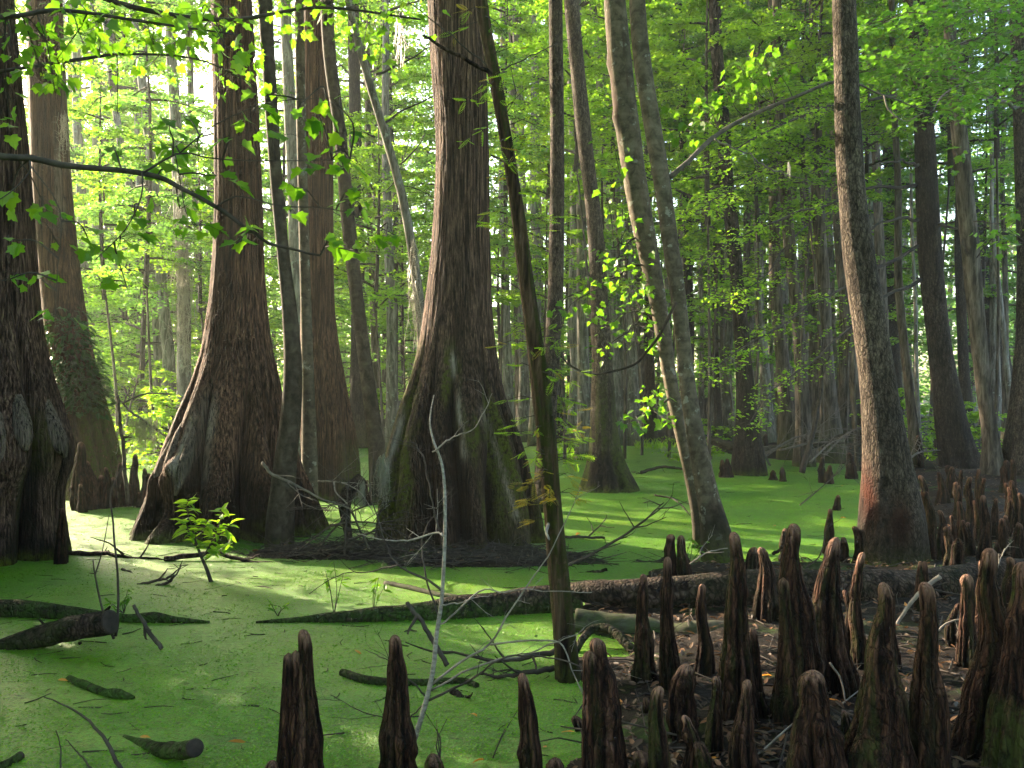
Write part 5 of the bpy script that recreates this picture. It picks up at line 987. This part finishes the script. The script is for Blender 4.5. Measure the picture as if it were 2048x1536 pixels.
DB('thick grey fallen branch between the right foreground knees', [(1785, 1276, 5.7), (1850, 1280, 5.6), (1890, 1290, 5.5), (1925, 1308, 5.4)], .022, .014, 'twig_pale', 1, sl=.1)
DB('thin white twig arching before the gnarled knee', [(1480, 1540, 3.6), (1560, 1470, 3.7), (1605, 1430, 3.8), (1625, 1400, 3.9)], .005, .003, 'twig_pale', 2, sl=.15)
DB('second thin twig crossing the gnarled knee foot', [(1535, 1560, 3.6), (1570, 1480, 3.7), (1640, 1440, 3.75)], .006, .003, 'twig', 1, sl=.1)
DB('bent white twig right of the gnarled knee', [(1660, 1325, 4.2), (1682, 1360, 4.2), (1691, 1405, 4.2)], .005, .003, 'twig_pale', 0, extra=[([(1678, 1412, 4.2), (1722, 1378, 4.3)], .004, .003)])
DB('bare twig leaning on the long leaning knee', [(1865, 1272, 4.9), (1900, 1244, 4.9), (1968, 1230, 4.9)], .006, .004, 'twig_pale', 3, sl=.2)
DB('loop of pale twig by the pink-topped knee', [(1990, 1150, 5.2), (2000, 1120, 5.2), (2010, 1097, 5.2)], .004, .003, 'twig_pale', 2, sl=.08)
DB('long pale twig over the log near the tallest brown knee', [(1380, 1128, 6.4), (1415, 1105, 6.4), (1455, 1096, 6.4)], .006, .004, 'twig_pale', 2, sl=.2)
DB('twig rising from the log over green water', [(1612, 1135, 6.9), (1640, 1110, 6.9), (1655, 1050, 6.9)], .007, .003, 'twig', 2, sl=.15)
DB('stubby dark branch standing on the log beside the club-tipped knee', [(1545, 1108, 7.), (1564, 1095, 7.), (1568, 1062, 7.)], .014, .010, 'log', 0)
DB('fine twigs in the water left of the big furrowed trunk', [(1600, 1010, 11.5), (1660, 960, 12), (1700, 920, 12.4)], .010, .004, 'twig', 9, sl=.5)
DB('long dark root arching in the water behind the pale twin trunks', [(1310, 990, 11), (1350, 1000, 10.8), (1380, 1030, 10.2)], .012, .006, 'twig_dark', 3, sl=.3)
DB('dark vine-like pole leaning in front of the hollow-based trunk', [(1604, 945, 16.5), (1622, 880, 16.6), (1640, 790, 16.8), (1646, 660, 17)], .06, .02, 'twig_dark', 1, sl=.5)
for k, (a, b, l) in enumerate([((1520, 920, 18), (1640, 860, 19), 'grey dead branch slanting in the far tangle'), ((1560, 900, 18), (1720, 890, 18.5), 'grey dead branch lying level in the far tangle'), ((1650, 910, 17.5), (1730, 850, 18.5), 'grey dead branch pointing at the furrowed trunk'),
                               ((1620, 925, 17), (1700, 870, 18), 'low grey dead branch in the far tangle'), ((1540, 930, 17.5), (1500, 870, 19), 'grey dead branch behind the dark straight tupelo'), ((1800, 930, 16), (1880, 900, 17), 'dark dead branch right of the furrowed trunk')]):
    DB(l, [a, tuple((np.array(a)+np.array(b))/2+np.array((0, -10, 0))), b], .025, .010, 'branchgrey', 9, sl=1.0, group='dead branches in the far tangle')
DB('bare curved branch beside the hanging moss at the left', [(320, 862, 13.5), (270, 830, 13.4), (240, 800, 13.3)], .022, .014, 'branchgrey', 2, sl=.3, extra=[([(246, 806, 13.3), (290, 788, 13.3), (345, 788, 13.3)], .018, .010)])
DB('reddish leaning pole at the right side of the fern-draped cypress', [(258, 1008, 12.2), (246, 900, 12.3), (240, 840, 12.4), (236, 790, 12.5)], .03, .022, 'twig', 1, sl=.3)
# the vine swinging under the pale twin trunks
w = MB(); Q = catmull(pts_at([(1352, 604), (1322, 665), (1296, 700), (1270, 728), (1220, 744), (1180, 748), (1140, 730), (1110, 700), (1094, 692)], 8.3, 9.4), 50)
w.tube(Q, np.linspace(.016, .008, 50), 7, .1); o = tag(w.build('hanging_vine', M['twig_dark'], None, Q[0]), 'dark vine sagging from the pale twin trunks toward the mossy leaning trunk', 'vine')
DB('curved white sunlit stem hanging before the dark branching trunk', [(1768, 190, 9.4), (1778, 220, 9.4), (1810, 242, 9.4), (1846, 226, 9.4)], .009, .004, 'twig_pale', 0, name='hanging_vine', cat='vine')
# Spanish moss
def spanish(label, spots, seed):
    rgs = np.random.default_rng(seed); w = MB()
    for px, py, Y, wd, ln, n in spots:
        for k in range(n):
            b = at(px+rgs.normal(0, wd*.5), py+rgs.normal(0, 4), Y+rgs.normal(0, .08)); L = ln/F*Y*rgs.uniform(.35, 1.1); m = 7; P = [b]
            for i in range(m): P.append(P[-1]+np.array((rgs.normal(0, .18), rgs.normal(0, .18), -1))*L/m)
            w.tube(np.array(P), np.linspace(.0026, .0014, m+1)*Y/9, 3, caps=False)
            for i in range(1, m+1):
                for s_ in range(2): w.tube(np.array([P[i], P[i]+rgs.normal(0, .6, 3)*L*.09]), .0014*Y/9, 3, caps=False)
    V, F4, F3 = w.arrays(); og = at(*spots[0][:3])
    return tag(link('spanish_moss', np_mesh('spanish_moss', V-og, [F4], M['spmoss']), None, og), label, 'moss', 'spanish moss hanging in the trees')
spanish('big pale sunlit tuft of moss hanging over the water at the left', [(280, 838, 13.4, 30, 62, 120)], 1)
spanish('long moss strand on the slim leaning tree behind the giant fluted cypress', [(826, 480, 13.4, 5, 190, 14), (830, 560, 13.4, 6, 140, 16)], 2)
spanish('moss sheathing a far trunk left of the huge reddish cypress', [(358, 350, 20.5, 12, 200, 40), (366, 480, 20.5, 12, 240, 40)], 3)
spanish('pinkish moss tuft high between the stripy and the giant cypress', [(800, 28, 12, 8, 110, 26)], 4)
spanish('moss on the fern-draped cypress near the top left', [(126, 232, 13.1, 9, 90, 24)], 5)
spanish('pale moss on the twig left of the big furrowed trunk', [(1578, 330, 8.7, 4, 24, 14)], 6)
spanish('moss at the left flank of the giant fluted cypress base', [(765, 915, 8.9, 10, 90, 46)], 7)
spanish('small moss wisp on the tangle left of the giant fluted cypress', [(726, 965, 8.9, 8, 60, 24)], 8)
# ferns on the second cypress
def plant(name, label, cat, pos, lab_mat, P, D, size, tpl, wood=None, tilt=.4, group=None):
    pos = np.asarray(pos, float); r = empty(name, pos, label, cat, group)
    if wood is not None: wood.build('stem', M['twig'], r, pos)
    leaves_obj('foliage', P, size, lab_mat, r, pos, tpl=tpl, tilt=tilt, dirs=D, rg=rg); return r
t2 = TREES['t2']; P = []; D = []
for k in range(1000):
    y = rg.triangular(610, 775, 830); x, r = stem_x('t2', y); az = rg.normal(-.95, .75); z = zpx(y, t2['Y'])
    d = np.array((math.cos(az), math.sin(az), rg.normal(-.25, .3))); P.append(np.array((x+math.cos(az)*r*.97, t2['Y']+math.sin(az)*r*.97, z))+d*rg.uniform(0, .1)); D.append(d)
x, r = stem_x('t2', 770); plant('fern_clump', 'dark green resurrection ferns growing on the side of a left cypress', 'fern', (x, t2['Y']-r, zpx(770, t2['Y'])), M['fern'], P, D, .15, OVATE)
# green sapling plant on its stump
w = MB(); P = []; D = []; Yp = 7.6
for L, r0 in (([(424, 1170), (414, 1140), (402, 1112), (392, 1085), (386, 1060)], .018), ([(404, 1116), (420, 1090), (438, 1050), (444, 1015)], .008), ([(396, 1095), (380, 1070), (372, 1045)], .006), ([(410, 1120), (440, 1100), (462, 1085)], .006), ([(392, 1080), (410, 1055), (415, 1040)], .005), ([(386, 1062), (374, 1020), (376, 1000)], .004), ([(404, 1116), (430, 1080), (452, 1060), (462, 1045)], .005)):
    Q = catmull(pts_at(L, Yp, Yp-.1), 14); w.tube(Q, np.linspace(r0, r0*.35, 14), 6, .15)
    if r0 < .015:
        for j in range(3, 14):
            for s_ in (-1, 1):
                if rg.uniform() < .85:
                    az = rg.uniform(-.6, .6)+(0 if s_ > 0 else PI); d = np.array((math.cos(az), math.sin(az)-.3, rg.normal(.05, .3))); P.append(Q[j]); D.append(d)
plant('green_plant', 'bright green leafy plant growing from a mossy stub in the water', 'plant', at(424, 1172, Yp)*np.array((1, 1, 0)), M['leafB'], P, D, .125, OVATE, w)
def sprig(label, px, py, Y, n, h, size=.05, mat='maple'):
    w = MB(); P = []; D = []; b = at(px, py, Y); b[2] = 0
    for k in range(n):
        e = b+np.array((rg.normal(0, .06), rg.normal(0, .05), h*rg.uniform(.7, 1.1))); Q = catmull([b, (b+e)/2+rg.normal(0, .015, 3), e], 8); w.tube(Q, np.linspace(.0035, .0015, 8), 4)
        for j in (5, 6, 7):
            for s_ in (0, 1): az = rg.uniform(0, 6.28); P.append(Q[j]); D.append(np.array((math.cos(az), math.sin(az), -.2)))
    return plant('water_sprig', label, 'plant', b, M[mat], P, D, size, OVATE, w, group='little green sprigs in the water')
for a in [('small bright sprig behind the two-pronged twig', 248, 1222, 6.5, 5, .14, .06), ('tall pale seedling left of the white sapling, behind the log', 668, 1228, 6.45, 4, .38, .06), ('small seedling just above the log tip', 556, 1232, 6.4, 4, .10, .05), ('drooping seedling over the log near the sapling', 748, 1215, 6.3, 3, .30, .07),
          ('bent-over seedling at the bottom near the bank', 985, 1520, 3.9, 2, .2, .03), ('two thin pale seedlings at the bottom centre', 880, 1520, 3.9, 3, .22, .02), ('bright sprig of leaves at the foot of the pale twin trunks', 1378, 1120, 8.3, 6, .25, .08)]: sprig(*a)
# low plants on the far shore and the bush behind the huge reddish cypress
def bush(label, px, Y, sc_, kind='bush0', z=None, name='shrub'):
    X = (px-CX)/F*Y; zz = max(float(hb(X, Y)), 0) if z is None else z; r = empty(name, (X, Y, zz), label, 'shrub', 'shrubs along the far water'); o = crown_for(r, 0.05, 0, 0, kind, sc_); o.name = 'foliage'; return r
bush('light green shrub over the water behind the huge reddish cypress', 345, 19.5, .95); bush('upper light green shrub left of the huge reddish cypress', 385, 22, 1.2); bush('pale sunlit shrub on the far shore between the two left cypresses', 255, 30, 1.5)
bush('far low shrub right of the giant fluted cypress', 1120, 31, .8); bush('far low shrub behind the lone tupelo', 1260, 31.5, .7); bush('shrub by the far tangle near the dark straight tupelo', 1400, 21, .55); bush('far shrub between stripy cypress and giant cypress', 745, 31.5, 1.1)
bush('dim shrub beside the bottle-footed trunk', 1925, 19, .7); bush('dim shrub deep behind the furrowed trunk', 1800, 24, .9)
# grass at the far waterline, floating bits, the litter of the bank
def stuff(name, V, Fc, mat, label, cat): return tag(link(name, np_mesh(name, V, Fc, mat)), label, cat, kind='stuff')
P = []
for x0, x1, y0, y1, n in ((1112, 1190, 884, 925, 420), (1270, 1350, 882, 900, 420), (1385, 1440, 890, 905, 200), (700, 760, 884, 892, 160), (240, 300, 868, 884, 260)):
    for k in range(n): py = rg.uniform(y0, y1); Y = gd(py); P.append(((rg.uniform(x0, x1)-CX)/F*Y, Y, 0))
P = np.array(P); V, Fc = leaf_arrays(P, .22, tilt=.3, tpl=(DIAMOND[0]*np.array((1, .12, 1)), DIAMOND[1]), dirs=np.tile((0, 0, 1.2), (len(P), 1)), rg=rg); stuff('shore_grass', V, Fc, M['leafB'], 'short bright grass along the far waterline', 'grass')
def scatter(n, f, ymin=2.6, ymax=12., u=.75):
    Y = np.exp(rg.uniform(math.log(ymin), math.log(ymax), n)); X = rg.uniform(-u, u, n)*Y; z = hb(X, Y); k = f(X, Y, z); return np.stack([X, Y, z], -1)[k]
P = scatter(26000, lambda X, Y, z: z > .012, 2.5, 26, .9); P[:, 2] += .012+rg.uniform(0, .02, len(P)); V, Fc = leaf_arrays(P, .065, tilt=.35, tpl=OVATE, rg=rg, droop=0); stuff('leaf_litter', V, Fc, M['litter'], 'brown dead leaves littering the bank', 'leaf litter')
w = MB(); P = scatter(2600, lambda X, Y, z: z > -.005, 2.5, 26, .9)
Pm = np.stack([rg.uniform(-2.9, .9, 1500), rg.uniform(8.1, 9.4, 1500)], -1); zm = hb(Pm[:, 0], Pm[:, 1]); P = np.vstack([P, np.column_stack([Pm, zm])[zm > -.01]])
for p in P:
    a = rg.uniform(0, 2*PI); L = rg.uniform(.06, .4)*(1+.04*p[1]); d = np.array((math.cos(a), math.sin(a), rg.normal(0, .12)))*L; q = p+d; q[2] = max(q[2], float(p[2])-.01)+.02; m = (p+q)/2+rg.normal(0, .03, 3)*L*2; m[2] = max(m[2], p[2])+.01
    w.tube(np.array([p+(0, 0, .008), m, q]), np.array((1, .8, .5))*rg.uniform(.0022, .0075), 4, caps=False)
tag(w.build('twig_litter', M['twig'], None), 'thin fallen twigs strewn over the bank', 'twigs', kind='stuff')
w = MB(); P = scatter(850, lambda X, Y, z: z < -.02, 3, 26, .62)
for p in P:
    a = rg.uniform(0, 2*PI); L = rg.uniform(.02, .16)*(1+.05*p[1]); b = np.array((p[0], p[1], .002)); e = b+np.array((math.cos(a), math.sin(a)*.8, rg.uniform(-.02, .07)))*L; w.tube(np.array([b, (b+e)/2+rg.normal(0, .1, 3)*np.array((1, 1, .1))*L, e]), np.array((1, .8, .5))*rg.uniform(.0015, .005), 4, caps=False)
tag(w.build('floating_debris', M['twig_dark'], None), 'dark bits of twig floating in the duckweed', 'debris', kind='stuff')
Yv = np.exp(rg.uniform(math.log(2.7), math.log(16), 240000)); Xv = rg.uniform(-.66, .66, len(Yv))*Yv; k = (.7*vn(Xv*2.3, Yv*3.5, 0, 4)+.7*vn(Xv*11, Yv*17, 0, 6) < .30) & (bank_sd(Xv, Yv) < .1)
P = np.stack([Xv, Yv, np.full(len(Xv), .004)], -1)[k]; V, Fc = leaf_arrays(P, rg.uniform(.005, .011, len(P))*(1+.05*P[:, 1]), tilt=.3, tpl=(DIAMOND[0]*np.array((1, 1.7, 1)), DIAMOND[1]), rg=rg, droop=0); V[:, 2] = np.maximum(V[:, 2], .001); stuff('duckweed', V, Fc, M['weed'], 'tiny floating duckweed plants covering the water', 'duckweed')
# single fallen leaves that catch the eye
def fallen(label, px, py, size, mat='orange', lift=.012):
    g = ground_at(px, py); lv, lf = leaf_arrays(np.array([(0, 0, lift)]), np.array([size]), tilt=.25, tpl=OVATE, rg=rg, droop=0)
    lv[:, 0] -= size*.4; tag(link('fallen_leaf', np_mesh('fallen_leaf', lv, lf, M[mat]), None, g), label, 'leaf', 'fallen orange leaves')
for a in [('long yellow-orange leaf on the bank beside the stout forked knee', 1262, 1417, .13), ('orange leaf on the water at the end of the small mossy stick log', 126, 1363, .07), ('orange leaf on the open water between curved log and forked knee', 508, 1489, .09), ('thin orange leaf on the water above the forked knee', 722, 1303, .09),
          ('pale leaf beside the curved log with a black end', 290, 1478, .06), ('small yellow leaf on the water right of the white sapling foot', 964, 1438, .06), ('orange leaf at the bottom edge below the crooked knee', 982, 1525, .07), ('orange leaf on the bank near the crooked narrow knee', 1108, 1499, .08), ('curled brown leaf left of the stout forked knee', 1135, 1470, .08),
          ('large curled tan leaf between squat and thin knees', 1402, 1362, .16), ('yellow leaf behind the tallest brown knee', 1532, 1358, .08), ('orange leaf at the foot of the leaning knee', 1910, 1520, .09), ('orange leaf on the bank right of the red-brown knee', 1895, 1310, .09), ('yellow leaf under the log between knees', 1822, 1222, .07),
          ('yellow leaf on the green water behind the log', 1686, 1038, .09), ('red-brown leaf on the green water near the furrowed trunk', 1690, 972, .08), ('orange leaf on the green water right of the pale trunk', 1553, 1052, .08), ('pale orange leaf on green water right of the mossy trunk', 1168, 1068, .12), ('orange leaf on the debris mound by the stump', 700, 1094, .12), ('brown leaf under the gnarled knee', 1700, 1408, .1), ('tan leaf near the bottom between dark knees', 1455, 1520, .08)]: fallen(*a)
# ---------- light, air and camera
SUN_EL, SUN_AZ = 21.0, -53.0          # azimuth from +Y, negative = left
w = bpy.data.worlds.new('World'); bpy.context.scene.world = w; w.use_nodes = True
nt = w.node_tree; bg = nt.nodes['Background']
sky = nt.nodes.new('ShaderNodeTexSky'); sky.sky_type = 'NISHITA'; sky.sun_disc = False
sky.sun_elevation = math.radians(SUN_EL); sky.sun_rotation = math.radians(SUN_AZ); sky.air_density = 1.2; sky.dust_density = 3.0; sky.ozone_density = 1.
nt.links.new(sky.outputs[0], bg.inputs[0]); bg.inputs[1].default_value = .15
sd = bpy.data.lights.new('sun', 'SUN'); sd.energy = 4.2; sd.angle = math.radians(.5); sd.color = (1., .83, .60)
so = bpy.data.objects.new('sun', sd); C.objects.link(so)
e, a = math.radians(SUN_EL), math.radians(SUN_AZ)
tosun = Vector((math.sin(a)*math.cos(e), math.cos(a)*math.cos(e), math.sin(e))); so.rotation_euler = tosun.to_track_quat('Z', 'Y').to_euler(); so.location = tosun*60
cam = bpy.data.cameras.new('camera'); co_ = bpy.data.objects.new('camera', cam); C.objects.link(co_)
co_.location = (0, 0, H); co_.rotation_euler = (math.radians(90), 0, 0)
cam.sensor_fit = 'HORIZONTAL'; cam.sensor_width = 36; cam.lens = 36*F/2048; cam.shift_y = (HY-768)/2048; cam.clip_end = 900; cam.clip_start = .05
sc = bpy.context.scene; sc.camera = co_
sc.view_settings.view_transform = 'Standard'; sc.view_settings.look = 'None'; sc.view_settings.exposure = EXPO; sc.view_settings.gamma = 1
cy = sc.cycles; cy.max_bounces = 5; cy.diffuse_bounces = 2; cy.glossy_bounces = 1; cy.transmission_bounces = 3; cy.use_adaptive_sampling = True; cy.adaptive_threshold = .022; cy.transparent_max_bounces = 4; cy.volume_bounces = 0
cy.caustics_reflective = False; cy.caustics_refractive = False; cy.use_denoising = True; cy.sample_clamp_indirect = 4.
def box(name, x0, x1, y0, y1, z0, z1, mat):
    V = np.array([(x, y, z) for x in (x0, x1) for y in (y0, y1) for z in (z0, z1)], float); Fc = np.array([(0, 1, 3, 2), (4, 6, 7, 5), (0, 4, 5, 1), (2, 3, 7, 6), (0, 2, 6, 4), (1, 5, 7, 3)])
    return link(name, np_mesh(name, V, Fc, mat))

hm = bpy.data.materials.new('morning_haze'); hm.use_nodes = True; hn = hm.node_tree; hn.nodes.clear()
ho = hn.nodes.new('ShaderNodeOutputMaterial'); pv = hn.nodes.new('ShaderNodeVolumePrincipled')
pv.inputs['Color'].default_value = (.86, .92, .84, 1); pv.inputs['Density'].default_value = HAZE; pv.inputs['Anisotropy'].default_value = .35
hn.links.new(pv.outputs[0], ho.inputs['Volume'])
tag(box('haze', -95, 95, -45, 84, -1.6, 27, hm), 'thin morning haze hanging in the swamp wood', 'haze', kind='stuff')
